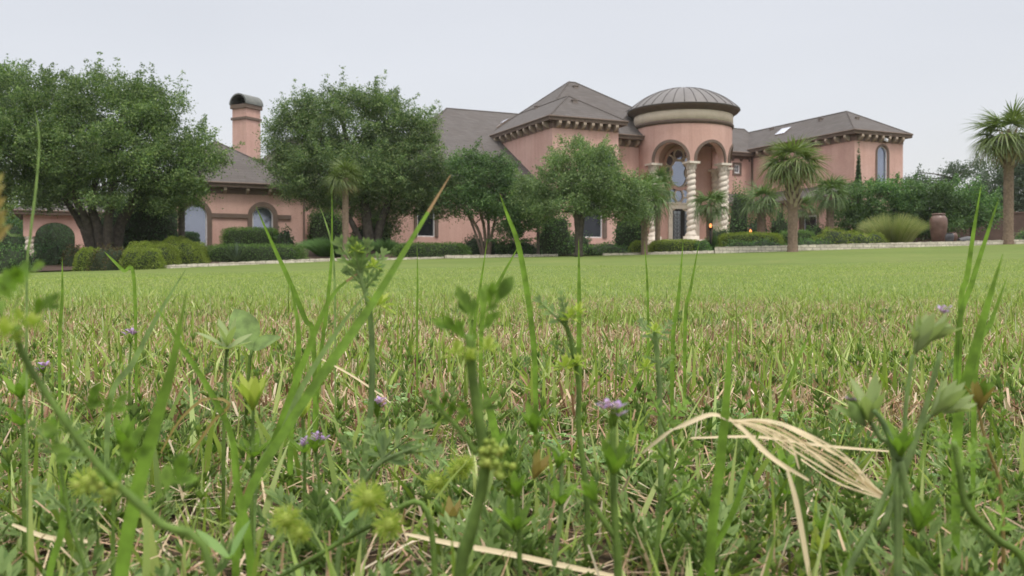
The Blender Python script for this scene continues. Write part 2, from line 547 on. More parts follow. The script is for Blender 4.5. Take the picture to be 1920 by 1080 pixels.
def arch_window(fc, cx, z0, w, zs, trim=.22, glass=None, mull=True, label=None):
    ap = arch_pts(cx, z0, w, zs)
    win = pane(fc, ap, -.14, None).build('window', glass or M_glass, house, smooth=False)
    if label: win['label'] = label
    b = MB(); ring(b, fc, ap, arch_pts(cx, z0 + .07, w - .15, zs), -.16, -.07); b.build('frame', M_white, win, smooth=False)
    if trim:
        b = MB()
        a1 = arch_pts(cx, z0, w + trim * 2, zs); a0 = arch_pts(cx, z0, w + .01, zs)
        ring(b, fc, a1[1:] + a1[:1], a0[1:] + a0[:1], -.02, .07, closed=False)
        b.build('surround', M_taupe, win, smooth=False)
    return ap

def hip(name, u0, u1, w0, w1, z, rise, axis, r0, r1, t=.24):
    b = MB()
    if axis == 'w':
        c = (u0 + u1) / 2; A, B = (c, w0 + r0, z + rise), (c, w1 - r1, z + rise)
        q = [(u0, w0, z), (u1, w0, z), (u1, w1, z), (u0, w1, z), A, B]
        fs = [(0, 1, 4), (1, 2, 5, 4), (2, 3, 5), (3, 0, 4, 5)]
    else:
        c = (w0 + w1) / 2; A, B = (u0 + r0, c, z + rise), (u1 - r1, c, z + rise)
        q = [(u0, w0, z), (u1, w0, z), (u1, w1, z), (u0, w1, z), A, B]
        fs = [(0, 1, 5, 4), (1, 2, 5), (2, 3, 4, 5), (3, 0, 4)]
    b.add(q, fs, 0)
    e = .03
    lo = [(u0 + e, w0 + e, z - t), (u1 - e, w0 + e, z - t), (u1 - e, w1 - e, z - t), (u0 + e, w1 - e, z - t)]
    b.add(q[:4] + lo, [(0, 4, 5, 1), (1, 5, 6, 2), (2, 6, 7, 3), (3, 7, 4, 0)], 1)
    b.add([(x, y, zz - .004) for x, y, zz in lo], [(0, 3, 2, 1)], 1)
    # gutter lip and ridge caps
    for i in range(4):
        b.tube([q[i], q[(i + 1) % 4]], .06, 6, 1)
    for i, j in ((0, 4), (1, 4 if axis == 'w' else 5), (2, 5), (3, 5 if axis == 'w' else 4), (4, 5)):
        if (Vector(q[i]) - Vector(q[j])).length > .2:
            b.tube([q[i], q[j]], .055, 6, 2)
    return b.build(name, [M_roof, M_taupe, M_ridge], house, smooth=False)

BR = MB()
BR.add([(-.1, 0, 0), (.1, 0, 0), (.1, 0, -.42), (-.1, 0, -.42), (-.1, -.42, 0), (.1, -.42, 0), (.1, -.42, -.16), (-.1, -.42, -.16), (-.1, -.3, -.3), (.1, -.3, -.3)],
       [(0, 4, 5, 1), (4, 7, 6, 5), (7, 8, 9, 6), (8, 3, 2, 9), (0, 3, 8, 7, 4), (1, 5, 6, 9, 2)])
_br = [None]
def brackets(fc, x0, x1, n, z, sc=1.0):
    for i in range(n):
        x = x0 + (x1 - x0) * (i + .5) / n
        if _br[0] is None:
            o = BR.build('bracket', M_bracket, house, smooth=False); _br[0] = o
        else:
            o = _br[0].copy(); COL.objects.link(o)
        o.location = fc.p(x, z, .004)
        o.rotation_euler = (0, 0, math.atan2(fc.X.y, fc.X.x))
        o.scale = (sc, sc, sc)

def frieze(fc, x0, x1, z, h=.42):
    b = MB(); fbox(b, fc, x0, x1, z - h, z, -.05, .035)
    return b.build('frieze', M_frieze, house, smooth=False)

def wall_back(mb, u0, u1, w0, w1, z0, z1, right=True):
    q = [(u0, w0), (u1, w0), (u1, w1), (u0, w1)]
    for i in ((1, 2) if right else (2,)):
        a, c = q[i], q[(i + 1) % 4]
        mb.add([(a[0], a[1], z0), (c[0], c[1], z0), (c[0], c[1], z1), (a[0], a[1], z1)], [(0, 1, 2, 3)])

OV = .45
# --- main block: front hip with brackets, big pyramid behind
EZ = 10.25
hip('roof', 0, 5.74, 0, 10.5, EZ, 1.95, 'w', 2.9, .1)
hip('roof', .75, 13.1, 2.9, 15.6, EZ + .003, 4.4, 'u', 5.6, 6.2)
b = MB(); fa = front(OV, OV); fb = leftside(OV, 10)
gw = uof(1110, OV) - OV
hA = [arch_pts(gw, 2.7, 1.55, 4.3), arch_pts(3.9, 6.7, 1.0, 8.0)]
panel(b, fa, rect_pts(0, 4.84, 1.0, EZ - .2), hA)
panel(b, fb, rect_pts(0, 10 - OV, 1.0, EZ - .2), [])
wall_back(b, OV, 5.29, OV, 10, 1.0, EZ - .2)
b.build('wall', M_pink, house, smooth=False)
arch_window(fa, gw, 2.7, 1.55, 4.3, trim=.3, glass=M_glass_dark, label='dark ground floor window with white frame behind the tree')
arch_window(fa, 3.9, 6.7, 1.0, 8.0, trim=.18)
frieze(fa, -.035, 4.84, EZ - .24); frieze(fb, 0, 9.55 - .003, EZ - .243)
brackets(fa, .05, 4.8, 8, EZ - .25); brackets(fb, .9, 9.5, 9, EZ - .25)
# --- setback between the main block and the tower, and the entrance wall behind the tower
hip('roof', 5.35, 14.2, 1.25, 9.2, 9.62, 2.6, 'u', 3.9, 3.9)
b = MB(); fe = front(5.6, 2.0)
TU, TW, TR = 11.1, 1.5, 3.3
du = uof(1281, 2.0) - 5.6; wu = uof(1274, 2.0) - 5.6
zf = 2.45
zdoor = zof(392, 5.6 + du, 2.0)
holes = [rect_pts(du - .98, du + .98, zf, zdoor),
         arch_pts(wu, zof(383, 5.6 + wu, 2), 2.55, zof(372, 5.6 + wu, 2), rise=.75)[:],
         [(wu + 1.22 * math.cos(2 * PI * i / 28), zof(316, 5.6 + wu, 2) + 1.36 * math.sin(2 * PI * i / 28)) for i in range(28)]]
panel(b, fe, rect_pts(0, 8.3, 1.0, 9.6), holes)
wall_back(b, 5.6, 13.9, 2.0, 9, 1.0, 9.6)
b.build('wall', M_pink, house, smooth=False)
frieze(fe, 0, 2.2, 9.38); brackets(fe, .2, 2.3, 3, 9.37)
# door: casing, two leaves with ironwork over pale glass
door = MB(); fbox(door, fe, du - .97, du + .97, zf, zdoor, -.2, -.12); door = door.build('entry_door', M_black, house, smooth=False)
door['label'] = 'double front door with pale glass behind wrought iron scrolls'
b = MB()
ring(b, fe, [(du - 1.28, zf), (du - 1.28, zdoor + .3), (du + 1.28, zdoor + .3), (du + 1.28, zf)], [(du - .96, zf), (du - .96, zdoor - .01), (du + .96, zdoor - .01), (du + .96, zf)], -.05, .12, closed=False)
fbox(b, fe, du - 1.36, du + 1.36, zdoor + .3, zdoor + .42, -.02, .2)
b.build('casing', M_stone, door, smooth=False)
for sgn in (-1, 1):
    cx = du + sgn * .47
    b = MB(); fbox(b, fe, cx - .3, cx + .3, zf + .18, zdoor - .15, -.118, -.1)
    lf = b.build('glass_panel', M_glass_light, door, smooth=False)
    b = MB()
    zz = zf + .35; k = 0
    while zz < zdoor - .3:
        for q in (-1, 1):
            pts = []
            for i in range(15):
                a = i / 14 * 1.7 * PI; rr = .15 * (1 - .55 * i / 14)
                pts.append(fe.p(cx + q * (.14 - rr * math.cos(a)) * (1 if k % 2 else -1) * .95, zz + rr * math.sin(a), -.07))
            b.tube(pts, .014, 5)
        zz += .27; k += 1
    for xx in (-.3, 0, .3):
        b.tube([fe.p(cx + xx, zf + .18, -.07), fe.p(cx + xx, zdoor - .15, -.07)], .018, 5)
    b.build('ironwork', M_black, door)
# transom with a ring, and the tall rosette window
def rounds(fc, wnd, cx, cz, specs):
    b = MB()
    for (x, z, rx, rz) in specs:
        n = 26
        ring(b, fc, [(cx + x + rx * math.cos(2 * PI * i / n), cz + z + rz * math.sin(2 * PI * i / n)) for i in range(n)],
             [(cx + x + (rx - .09) * math.cos(2 * PI * i / n), cz + z + (rz - .09) * math.sin(2 * PI * i / n)) for i in range(n)], -.16, -.06)
    return b.build('tracery', M_cream, wnd, smooth=False)
wnd = pane(fe, holes[2], -.15, None).build('rosette_window', M_glass, house, smooth=False)
wnd['label'] = 'tall oval window with ring tracery above the front door'
cz_ = zof(316, 5.6 + wu, 2)
rounds(fe, wnd, wu, cz_, [(0, 0, 1.25, 1.39), (0, -.35, .78, 1.0), (0, .93, .44, .44), (.78, .5, .40, .42), (-.78, .5, .40, .42), (-.86, -.28, .36, .42), (.86, -.28, .36, .42)])
b = MB(); n = 26
ring(b, fe, [(wu + 1.40 * math.cos(2 * PI * i / n), cz_ + 1.54 * math.sin(2 * PI * i / n)) for i in range(n)], [(wu + 1.20 * math.cos(2 * PI * i / n), cz_ + 1.34 * math.sin(2 * PI * i / n)) for i in range(n)], -.03, .06)
b.build('surround', M_pink, wnd, smooth=False)
wnd = pane(fe, holes[1], -.15, None).build('transom_window', M_glass, house, smooth=False)
zt = zof(370, 5.6 + wu, 2)
rounds(fe, wnd, wu, zt, [(0, .1, .42, .5), (-.62, -.45, .5, .5), (.62, -.45, .5, .5)])
b = MB(); ring(b, fe, holes[1], [(wu + (x - wu) * .93, zt + (z - zt) * .92) for x, z in holes[1]], -.16, -.05); b.build('frame', M_cream, wnd, smooth=False)

# --- round entrance tower: drum on twisted columns, dome with standing seams
def tp(phi, r, z):
    return (TU + r * math.sin(phi), TW - r * math.cos(phi), z)
ZS, AR, ZD, AS = 7.72, 1.14, 10.35, math.radians(50)
LO_, HI_ = math.radians(-80), math.radians(98)
def zlow(phi):
    if phi < LO_ or phi > HI_: return 1.6
    c = round(phi / AS) * AS
    x = abs(phi - c) * TR
    return ZS + .16 + math.sqrt(AR * AR - x * x) if x < AR else ZS
angs = {-PI, PI, LO_ - .0005, LO_, HI_, HI_ + .0005}
for c in range(-1, 3):
    for i in range(-16, 17):
        angs.add(round(c * AS + math.sin(i / 16 * PI / 2) * AR / TR, 5))
    angs.add(round(c * AS + AR / TR + .0008, 5)); angs.add(round(c * AS - AR / TR - .0008, 5)); angs.add(round(c * AS + AS / 2, 5))
for i in range(-30, 31):
    q_ = i / 30 * PI
    if q_ < LO_ - .05 or q_ > math.radians(128): angs.add(round(q_, 5))
angs = sorted(a for a in angs if -PI <= a <= PI and not (HI_ + .001 < a < HI_ + .02))
b = MB(); vs = []
for a in angs:
    zl = zlow(a)
    vs += [tp(a, TR, zl), tp(a, TR, ZD), tp(a, TR - .5, zl), tp(a, TR - .5, ZD)]
fs = []
for i in range(len(angs) - 1):
    p, q = i * 4, i * 4 + 4
    fs += [(p, q, q + 1, p + 1), (p + 2, p + 3, q + 3, q + 2), (p, p + 2, q + 2, q)]
b.add(vs, fs)
b.add([tp(2 * PI * i / 32, TR - .45, 9.75) for i in range(32)], [tuple(range(32))])
b.build('tower_drum', M_pink, house, smooth=False)
# taupe archivolts that follow the drum
for c in (-1, 0, 1):
    b = MB(); vs = []; n = 22
    for i in range(n + 1):
        t = PI * i / n
        for (rr, dr) in ((AR + .17, -.02), (AR + .17, .07), (AR - .02, .07), (AR - .02, -.02)):
            x = -rr * math.cos(t); z = ZS + .16 + rr * math.sin(t)
            if i == 0 or i == n: z = ZS + .02
            vs.append(tp(c * AS + x / TR, TR + dr, z))
    fs = [(i * 4 + k, i * 4 + (k + 1) % 4, (i + 1) * 4 + (k + 1) % 4, (i + 1) * 4 + k) for i in range(n) for k in range(4)]
    b.add(vs, fs); b.build('arch_trim', M_taupe, house, smooth=False)
b = MB(); b.lathe([(TR - .05, -.1), (TR + .05, -.1), (TR + .1, 0), (TR + .13, .08), (TR + .08, .16), (TR - .05, .16)], (TU, TW, ZD), 64); b.build('drum_moulding', M_taupe, house)
b = MB(); b.lathe([(TR - .1, .1), (TR + .06, .13), (TR + .06, .9), (TR - .1, .95)], (TU, TW, ZD), 64); b.build('drum_band', M_cream, house)
b = MB(); b.lathe([(TR, .78), (TR + .14, .8), (TR + .2, .93), (TR + .40, 1.0), (TR + .48, 1.10), (TR + .5, 1.19), (TR + .3, 1.22)], (TU, TW, ZD), 64); b.build('dome_cornice', M_taupe, house)
DR, DZ, DH = TR + .52, ZD + 1.20, 1.56
dome = MB(); prof = []
for i in range(15):
    al = 2 * math.atan(DH / DR); t = al * (1 - i / 14); rs = DR / math.sin(al)
    prof.append((max(.01, rs * math.sin(t)), rs * math.cos(t) - rs * math.cos(al)))
dome.lathe([(DR - .02, -.08), (DR + .03, -.04)] + prof, (TU, TW, DZ), 72); dome = dome.build('dome', M_metal, house)
b = MB()
for k in range(32):
    a = 2 * PI * k / 32
    b.tube([(TU + (r + .008) * math.cos(a), TW + (r + .008) * math.sin(a), DZ + z + .008) for r, z in prof[:-1]], .026, 4)
b.build('standing_seam', M_seam, dome)

def twisted_column(phi, r, zb, zt):
    x, y, _ = tp(phi, r, 0)
    root = MB(); n, k = 20, 130; vs = []
    z0, z1 = zb + .42, zt - .62
    for i in range(k + 1):
        z = z0 + (z1 - z0) * i / k
        for j in range(n):
            a = 2 * PI * j / n
            rr = .225 + .08 * abs(math.cos(a / 2 - (z - z0) * PI / .37)) ** .7
            vs.append((x + rr * math.cos(a), y + rr * math.sin(a), z))
    root.add(vs, [(i * n + j, i * n + (j + 1) % n, (i + 1) * n + (j + 1) % n, (i + 1) * n + j) for i in range(k) for j in range(n)])
    c = root.build('twisted_column', M_stone, house)
    b = MB(); b.box((x - .38, y - .38, zb - 1.2), (x + .38, y + .38, zb + .14)); b.lathe([(.37, .14), (.39, .22), (.34, .30), (.30, .36), (.27, .44)], (x, y, zb), 20); b.build('column_base', M_stone, c)
    b = MB(); b.lathe([(.25, -.64), (.30, -.6), (.25, -.56), (.27, -.35), (.36, -.14), (.40, -.1)], (x, y, zt), 20)
    for ring_, zz, rr in ((0, -.54, .27), (1, -.36, .28)):
        for j in range(8):
            a = 2 * PI * (j + ring_ * .5) / 8
            dd = Vector((math.cos(a), math.sin(a), 0))
            b.lance(Vector((x, y, zt + zz)) + dd * rr, Vector((0, 0, 1)) + dd * .35, dd, .3, .2, 4, -.0, .2)
    b.box((x - .42, y - .42, zt - .12), (x + .42, y + .42, zt + .02)); b.build('capital', M_stone, c, smooth=False)
for ph in (-75, -25, 25, 75, 93):
    twisted_column(math.radians(ph), TR - .27 if abs(ph) < 80 else TR - .4, 2.72, ZS)
b = MB(); b.lathe([(0.01, 2.62), (TR + .5, 2.62), (TR + .5, 2.42), (TR + .9, 2.42), (TR + .9, 1.6)], (TU, TW, 0), 48); b.build('porch_floor', M_stone, house, smooth=False)

# --- right link with the small square window, and the lean-to roofs
hip('roof', 13.6, 24, 7.0, 14.8, 9.95, 2.6, 'u', .1, .1)
b = MB(); fl = front(13.7, 7.45)
sw = uof(1381, 7.45) - 13.7; szc = zof(317, 13.7 + sw, 7.45)
panel(b, fl, rect_pts(0, 9, 1, 9.8), [rect_pts(sw - .27, sw + .27, szc - .36, szc + .36)])
b.build('wall', M_pink, house, smooth=False)
w_ = pane(fl, rect_pts(sw - .28, sw + .28, szc - .37, szc + .37), -.12, None).build('window', M_glass_dark, house, smooth=False)
w_['label'] = 'small square window right of the entrance tower'
b = MB(); ring(b, fl, rect_pts(sw - .27, sw + .27, szc - .36, szc + .36), rect_pts(sw - .17, sw + .17, szc - .26, szc + .26), -.13, -.03)
fbox(b, fl, sw - .02, sw + .02, szc - .26, szc + .26, -.12, -.06); fbox(b, fl, sw - .17, sw + .17, szc - .02, szc + .02, -.12, -.064); b.build('frame', M_white, w_, smooth=False)
b = MB(); ring(b, fl, rect_pts(sw - .42, sw + .42, szc - .5, szc + .5), rect_pts(sw - .275, sw + .275, szc - .365, szc + .365), -.02, .06)
for q in (-1, 0, 1):
    c = sw + q * .84; n = 12
    ring(b, fl, [(c + .44 * math.cos(PI * i / n), szc + .62 + .40 * math.sin(PI * i / n)) for i in range(n + 1)], [(c + .33 * math.cos(PI * i / n), szc + .62 + .29 * math.sin(PI * i / n)) for i in range(n + 1)], -.02, .05 + .003 * q, closed=False)
b.build('surround', M_taupe, w_, smooth=False)
frieze(fl, 0, 9, 9.72, .22)
# lean-to along the link and along the right wing
b = MB()
def prism(mb, pts, mi=0):
    a = [(u, w, z) for u, w, z in pts]
    mb.add(a, [(0, 1, 2, 3)], mi)
zl0, zl1 = 5.75, 6.75
b.add([(13.5, 5.2, zl0), (21.0, 5.2, zl0), (21.0, 7.45, zl1), (13.5, 7.45, zl1), (13.5, 5.2, zl0 - .22), (21.0, 5.2, zl0 - .22), (21, 7.45, zl0 - .22), (13.5, 7.45, zl0 - .22)],
      [(0, 1, 2, 3)], 0)
b.add([(13.5, 5.2, zl0), (21.0, 5.2, zl0), (13.5, 5.2, zl0 - .22), (21.0, 5.2, zl0 - .22), (21, 7.45, zl0 - .22), (13.5, 7.45, zl0 - .22)], [(0, 2, 3, 1), (2, 5, 4, 3)], 1)
b.build('lean_to_roof', [M_roof, M_taupe], house, smooth=False)
b = MB()
b.add([(19.9, 5.1, zl0), (19.9, -3.6, zl0), (21.9, -3.6, zl1), (21.9, 5.1, zl1), (19.9, 5.1, zl0 - .22), (19.9, -3.6, zl0 - .22), (21.9, -3.6, zl0 - .22), (21.9, 5.1, zl0 - .22)], [(0, 1, 2, 3)], 0)
b.add([(19.9, 5.1, zl0), (19.9, -3.6, zl0), (19.9, 5.1, zl0 - .22), (19.9, -3.6, zl0 - .22), (21.9, -3.6, zl0 - .22), (21.9, 5.1, zl0 - .22), (21.9, -3.6, zl1)], [(0, 2, 3, 1), (2, 5, 4, 3), (1, 3, 4, 6)], 1)
b.build('lean_to_roof', [M_roof, M_taupe], house, smooth=False)
b = MB()
flo = front(13.7, 5.7); panel(b, flo, rect_pts(0, 7, 1, 5.6), [])
fro = leftside(20.25, 5.7)
lw = None
def xof_left(px, u, w1):
    # distance along a left side wall (from its far end w1) at picture column px
    s = (px - 960) / F
    w = (HX + HC * u - s * (HY + HS * u)) / (HS + s * HC)
    return w1 - w
lx = xof_left(1518, 20.25, 5.7)
panel(b, fro, rect_pts(0, 9, 1, 5.55), [rect_pts(lx - .7, lx + .7, 2.9, 4.55)])
ffo = front(20.25, -3.3); panel(b, ffo, rect_pts(0, 1.7, 1, 5.55), [])
b.build('wall', M_pink, house, smooth=False)
w_ = pane(fro, rect_pts(lx - .7, lx + .7, 2.9, 4.55), -.12, None).build('window', M_glass_dark, house, smooth=False)
b = MB(); ring(b, fro, rect_pts(lx - .7, lx + .7, 2.9, 4.55), rect_pts(lx - .58, lx + .58, 3.02, 4.43), -.13, -.03); b.build('frame', M_white, w_, smooth=False)
b = MB(); ring(b, fro, rect_pts(lx - .88, lx + .88, 2.72, 4.73), rect_pts(lx - .69, lx + .69, 2.91, 4.54), -.02, .05); b.build('surround', M_taupe, w_, smooth=False)
for fc_, x0, x1 in ((fl, 0, 8.15), (leftside(21.88, 7.4), .003, 10.9)):
    b = MB(); fbox(b, fc_, x0, x1, zl1 - .05, zl1 + .12, -.02, .12); b.build('string_course', M_pink, house, smooth=False)

# --- right wing
RU0, RU1, RW0 = 21.43, 26.9, -3.85
hip('roof', RU0, RU1, RW0, 12.5, EZ, 2.0, 'w', 3.5, .1)
b = MB(); fra = front(RU0 + OV, RW0 + OV); frb = leftside(RU0 + OV, 8)
ax = uof(1653, RW0 + OV) - RU0 - OV
zt_ = zof(273, 24.5, RW0); aw = 1.0
panel(b, fra, rect_pts(0, RU1 - RU0 - .9, 1, EZ - .2), [arch_pts(ax, zt_ - 2.6, aw, zt_ - aw / 2)])
panel(b, frb, rect_pts(0, 8 - RW0 - OV, 1, EZ - .2), [])
wall_back(b, RU0 + OV, RU1 - OV, RW0 + OV, 12, 1, EZ - .2)
b.build('wall', M_pink, house, smooth=False)
arch_window(fra, ax, zt_ - 2.6, aw, zt_ - aw / 2, trim=.13, label='upstairs arched window on the right wing')
frieze(fra, -.035, RU1 - RU0 - .9, EZ - .24); frieze(frb, 0, 8 - RW0 - OV - .003, EZ - .243)
brackets(fra, .05, 4.5, 7, EZ - .25); brackets(frb, 1.2, 11.35, 11, EZ - .25)
# floodlight under the right eave
b = MB(); fbox(b, fra, ax - .1, ax + .16, EZ - .55, EZ - .37, .02, .3); b.lathe([(.01, 0), (.09, 0), (.11, .12), (.06, .2)], fra.p(ax + .1, EZ - .62, .3), 10)
b.build('floodlight', M_white, house, smooth=False)

# --- left block: big roof with a long front slope, dark arched window under it
b = MB()
LZ, LR, LP = 5.95, 12.9, .553
lw0 = 1.55; lwr = lw0 + (LR - LZ) / LP
q = [(-10.4, lw0, LZ), (7, lw0, LZ), (7, lwr, LR), (-1.5, lwr, LR), (-10.4, 2 * lwr - lw0, LZ), (7, 2 * lwr - lw0, LZ)]
b.add(q, [(0, 1, 2, 3), (4, 0, 3), (5, 4, 3, 2)], 0)
b.add([q[0], (0.40, lw0, LZ), (q[0][0], lw0, LZ - .24), (.40, lw0, LZ - .24), (.4, 14, LZ - .24), (-10.4, 14, LZ - .24), (-10.4, 14, LZ)], [(0, 2, 3, 1), (2, 5, 4, 3), (0, 6, 5, 2)], 1)
b.tube([q[0], (.4, lw0, LZ)], .06, 6, 1); b.tube([q[3], q[2]], .06, 6, 2); b.tube([q[0], q[3]], .06, 6, 2)
b.build('roof', [M_roof, M_taupe, M_ridge], house, smooth=False)
b = MB(); flb = front(-9.95, 2.0); wx = uof(799, 2.0) + 9.95
zt2 = zof(383, -7.6, 2.0)
panel(b, flb, rect_pts(0, 10.4, 1, LZ - .2), [arch_pts(wx, zof(444, -7.6, 2), 1.15, zt2 - .57)])
panel(b, leftside(-9.95, 14), rect_pts(0, 12, 1, LZ - .2), [])
b.build('wall', M_pink, house, smooth=False)
arch_window(flb, wx, zof(444, -7.6, 2), 1.15, zt2 - .57, trim=.2, glass=M_glass_dark, label='dark arched window in shade between the trees')

# --- back block in the recess
hip('roof', -18, -8, 6.4, 20, 5.72, 4.0, 'u', 4.5, 4.5)
b = MB(); panel(b, front(-17.5, 6.9), rect_pts(0, 8, 1, 5.5), []); b.build('wall', M_pink, house, smooth=False)

# --- left wing with two arched windows
LWZ = 5.62; LU1 = -13.95; LW0 = 4.0; LWL = -22.8; LX = -(LWL + .45)
hip('roof', LWL, LU1, LW0, LW0 + 9.2, LWZ, 2.98, 'u', 3.85, 4.95)
b = MB(); fw = front(-LX, LW0 + OV)
xs_ = [uof(367, LW0 + OV) + LX, uof(493, LW0 + OV) + LX]
ww = [1.28, 1.22]
zt3 = zof(386, -18, LW0 + OV)
hol = [arch_pts(xs_[0], 1.75, ww[0], zt3 - .64), arch_pts(xs_[1], 2.35, ww[1], zt3 - .61)]
panel(b, fw, rect_pts(0, LX + LU1 - OV, .6, LWZ - .2), hol)
wall_back(b, -LX, LU1 - OV, LW0 + OV, LW0 + 8.7, .6, LWZ - .2)
panel(b, leftside(-LX, LW0 + 8.7), rect_pts(0, 8.2, .6, LWZ - .2), [])
b.build('wall', M_pink, house, smooth=False)
arch_window(fw, xs_[0], 1.75, ww[0], zt3 - .64, trim=.27, label='tall arched window right of the thin palm trunk')
arch_window(fw, xs_[1], 2.35, ww[1], zt3 - .61, trim=.27, label='arched window above the clipped hedge')
frieze(fw, 0, LX + LU1 - OV, LWZ - .24, .36)
brackets(fw, .2, 7.9, 6, LWZ - .25, .85)
zc = zt3 - .62
for (x0, x1) in ((.1, xs_[0] - ww[0] / 2 - .27), (xs_[0] + ww[0] / 2 + .27, xs_[1] - ww[1] / 2 - .27), (xs_[1] + ww[1] / 2 + .27, xs_[1] + ww[1] / 2 + 1.05)):
    b = MB(); fbox(b, fw, x0, x1, zc - .10, zc + .14, -.02, .09); b.build('string_course', M_taupe, house, smooth=False)

# --- chimney with a barrel cap, turned across the ridge
cc = hworld(uof(463, 10.5), 10.5)
ch = MB(); s = .62; ctop = zof(205, uof(463, 10.5), 10.5)
ch.box((-s, -s, 6), (s, s, ctop)); ch.box((-s - .0, -s - .0, ctop + .003), (s, s, ctop + .05))
crot = math.radians(16 + 45) - HA - PI / 2 + PI / 2
cl = (uof(463, 10.5), 10.5, 0)
def chp(mb, name, mats, parent, smooth=False):
    o = mb.build(name, mats, parent, smooth)
    if parent is house:
        o.location = cl; o.rotation_euler = (0, 0, crot)
    return o
chim = chp(ch, 'chimney', M_pink, house)
b = MB()
for z0, e, h in ((ctop - .78, .07, .16), (ctop - .06, .10, .26)):
    b.box((-s - e, -s - e, z0), (s + e, s + e, z0 + h))
chp(b, 'chimney_moulding', M_taupe, chim)
b = MB(); n = 18; vs = []
for (x, r) in ((-s - .14, .76), (s + .14, .76), (s + .14, .66), (-s - .14, .66)):
    for i in range(n + 1):
        a = PI * i / n; vs.append((x, -r * math.cos(a), ctop + .2 + r * .92 * math.sin(a)))
m_ = n + 1
for k in range(4):
    for i in range(n):
        a, c = k * m_ + i, ((k + 1) % 4) * m_ + i
        b.f.append((a, a + 1, c + 1, c)); b.m.append(0)
b.v = vs
chp(b, 'chimney_cap', M_copper, chim)
b = MB(); b.box((s - .25, -.62, ctop + .2), (s - .2, .62, ctop + .62)); b.lathe([(.16, 0), (.16, .45), (.2, .45), (.2, .5)], (-.1, .05, ctop + .2), 10); chp(b, 'flue', M_dark, chim)

# --- left porch with an arch on a twisted column
PW = 15.0; pu0, pu1 = uof(44, PW), uof(170, PW)
hip('roof', pu0 - .5, pu1 + 2.5, PW - .5, PW + 6, 4.38, 1.5, 'u', 2.6, 2.6)
b = MB(); fp = front(pu0, PW)
px0, px1 = uof(66, PW) - pu0, uof(141, PW) - pu0
pc = (px0 + px1) / 2; pw_ = px1 - px0
zsp = zof(444, pu0 + pc, PW)
outer = [(0, zsp), (px0, zsp)] + [(pc - pw_ / 2 * math.cos(PI * i / 16), zsp + (zof(417, pu0 + pc, PW) - zsp) * math.sin(PI * i / 16)) for i in range(1, 16)] + [(px1, zsp), (px1, .5), (pu1 - pu0 + 2.2, .5), (pu1 - pu0 + 2.2, 4.2), (0, 4.2)]
poly = [Vector((x, z, 0)) for x, z in outer]
for d in (0, -.5):
    b.add([fp.p(x, z, d) for x, z in outer], [tuple(t) for t in tessellate_polygon([poly])])
n = len(outer)
b.add([fp.p(x, z, 0) for x, z in outer] + [fp.p(x, z, -.5) for x, z in outer], [(i, (i + 1) % n, n + (i + 1) % n, n + i) for i in range(n)])
b.build('porch_wall', M_pink, house, smooth=False)
b = MB(); x0c = px0 - .32; base = Vector(fp.p(x0c, 0, -.25)); n, k = 16, 60; vs = []
for i in range(k + 1):
    z = .7 + (zsp - .7) * i / k
    for j in range(n):
        a = 2 * PI * j / n
        rr = .20 + .07 * abs(math.cos(a / 2 - z * PI / .36)) ** .7
        if i > k - 5: rr = .26 + .03 * (i - k + 5) / 5
        vs.append((base.x + rr * math.cos(a), base.y + rr * math.sin(a), z))
b.add(vs, [(i * n + j, i * n + (j + 1) % n, (i + 1) * n + (j + 1) % n, (i + 1) * n + j) for i in range(k) for j in range(n)])
b.build('twisted_column', M_stone, house)

# --- roof vents, skylights, downspouts
def roof_point(px, py, w_guess, plane):
    """Point of a roof plane z = f(u, w) on the ray through a picture position."""
    d = Vector(((px - 960) / F, 1, (HZ - py) / F))
    lo, hi = 30.0, 110.0
    for _ in range(50):
        mid = (lo + hi) / 2
        X, Y, Z = d.x * mid, mid, CZ + d.z * mid
        u = HC * (X - HX) + HS * (Y - HY); w = -HS * (X - HX) + HC * (Y - HY)
        if Z > plane(u, w): lo = mid
        else: hi = mid
    return u, w, plane(u, w)
mainL = lambda u, w: EZ + u * 1.95 / 2.87
mainF = lambda u, w: EZ + w * 1.95 / 2.9
bigF = lambda u, w: EZ + (w - 2.9) * 4.4 / 6.35
bigL = lambda u, w: EZ + (u - .75) * 4.4 / 5.6
rwL = lambda u, w: EZ + (u - RU0) * 2.0 / 2.735
rwF = lambda u, w: EZ + (w - RW0) * 2.0 / 3.5
lfF = lambda u, w: LZ + (w - lw0) * LP
lwF = lambda u, w: LWZ + (w - LW0) * 2.98 / 4.6
def vent(px, py, plane, sx=.28, h=.2):
    sx *= .6; h *= .75
    u, w, z = roof_point(px, py, 0, plane)
    b = MB(); b.box((-sx, -sx * .8, -.25), (sx, sx * .8, h * .6)); b.box((-sx * 1.2, -sx, h * .6 + .002), (sx * 1.2, sx, h))
    b.build('roof_vent', M_vent, house, smooth=False, loc=(u, w, z))
def skylight(px, py, plane, axis, su, sw_, m):
    u, w, z = roof_point(px, py, 0, plane); b = MB()
    e = lambda du, dw, h: (u + du, w + dw, plane(u + du, w + dw) + h)
    c = [e(-su, -sw_, .1), e(su, -sw_, .1), e(su, sw_, .1), e(-su, sw_, .1)]; lo = [e(-su, -sw_, -.1), e(su, -sw_, -.1), e(su, sw_, -.1), e(-su, sw_, -.1)]
    b.add(c, [(0, 1, 2, 3)], 0); b.add(c + lo, [(0, 4, 5, 1), (1, 5, 6, 2), (2, 6, 7, 3), (3, 7, 4, 0)], 1)
    b.build('skylight', [m, M_taupe], house, smooth=False)
vent(1007, 203, mainL); vent(1077, 192, mainF); vent(1079, 165, bigF); 
vent(1538, 226, rwL); vent(1446, 244, rwL, .22); vent(1606, 224, rwF, .2); vent(409, 275, lwF, .26)
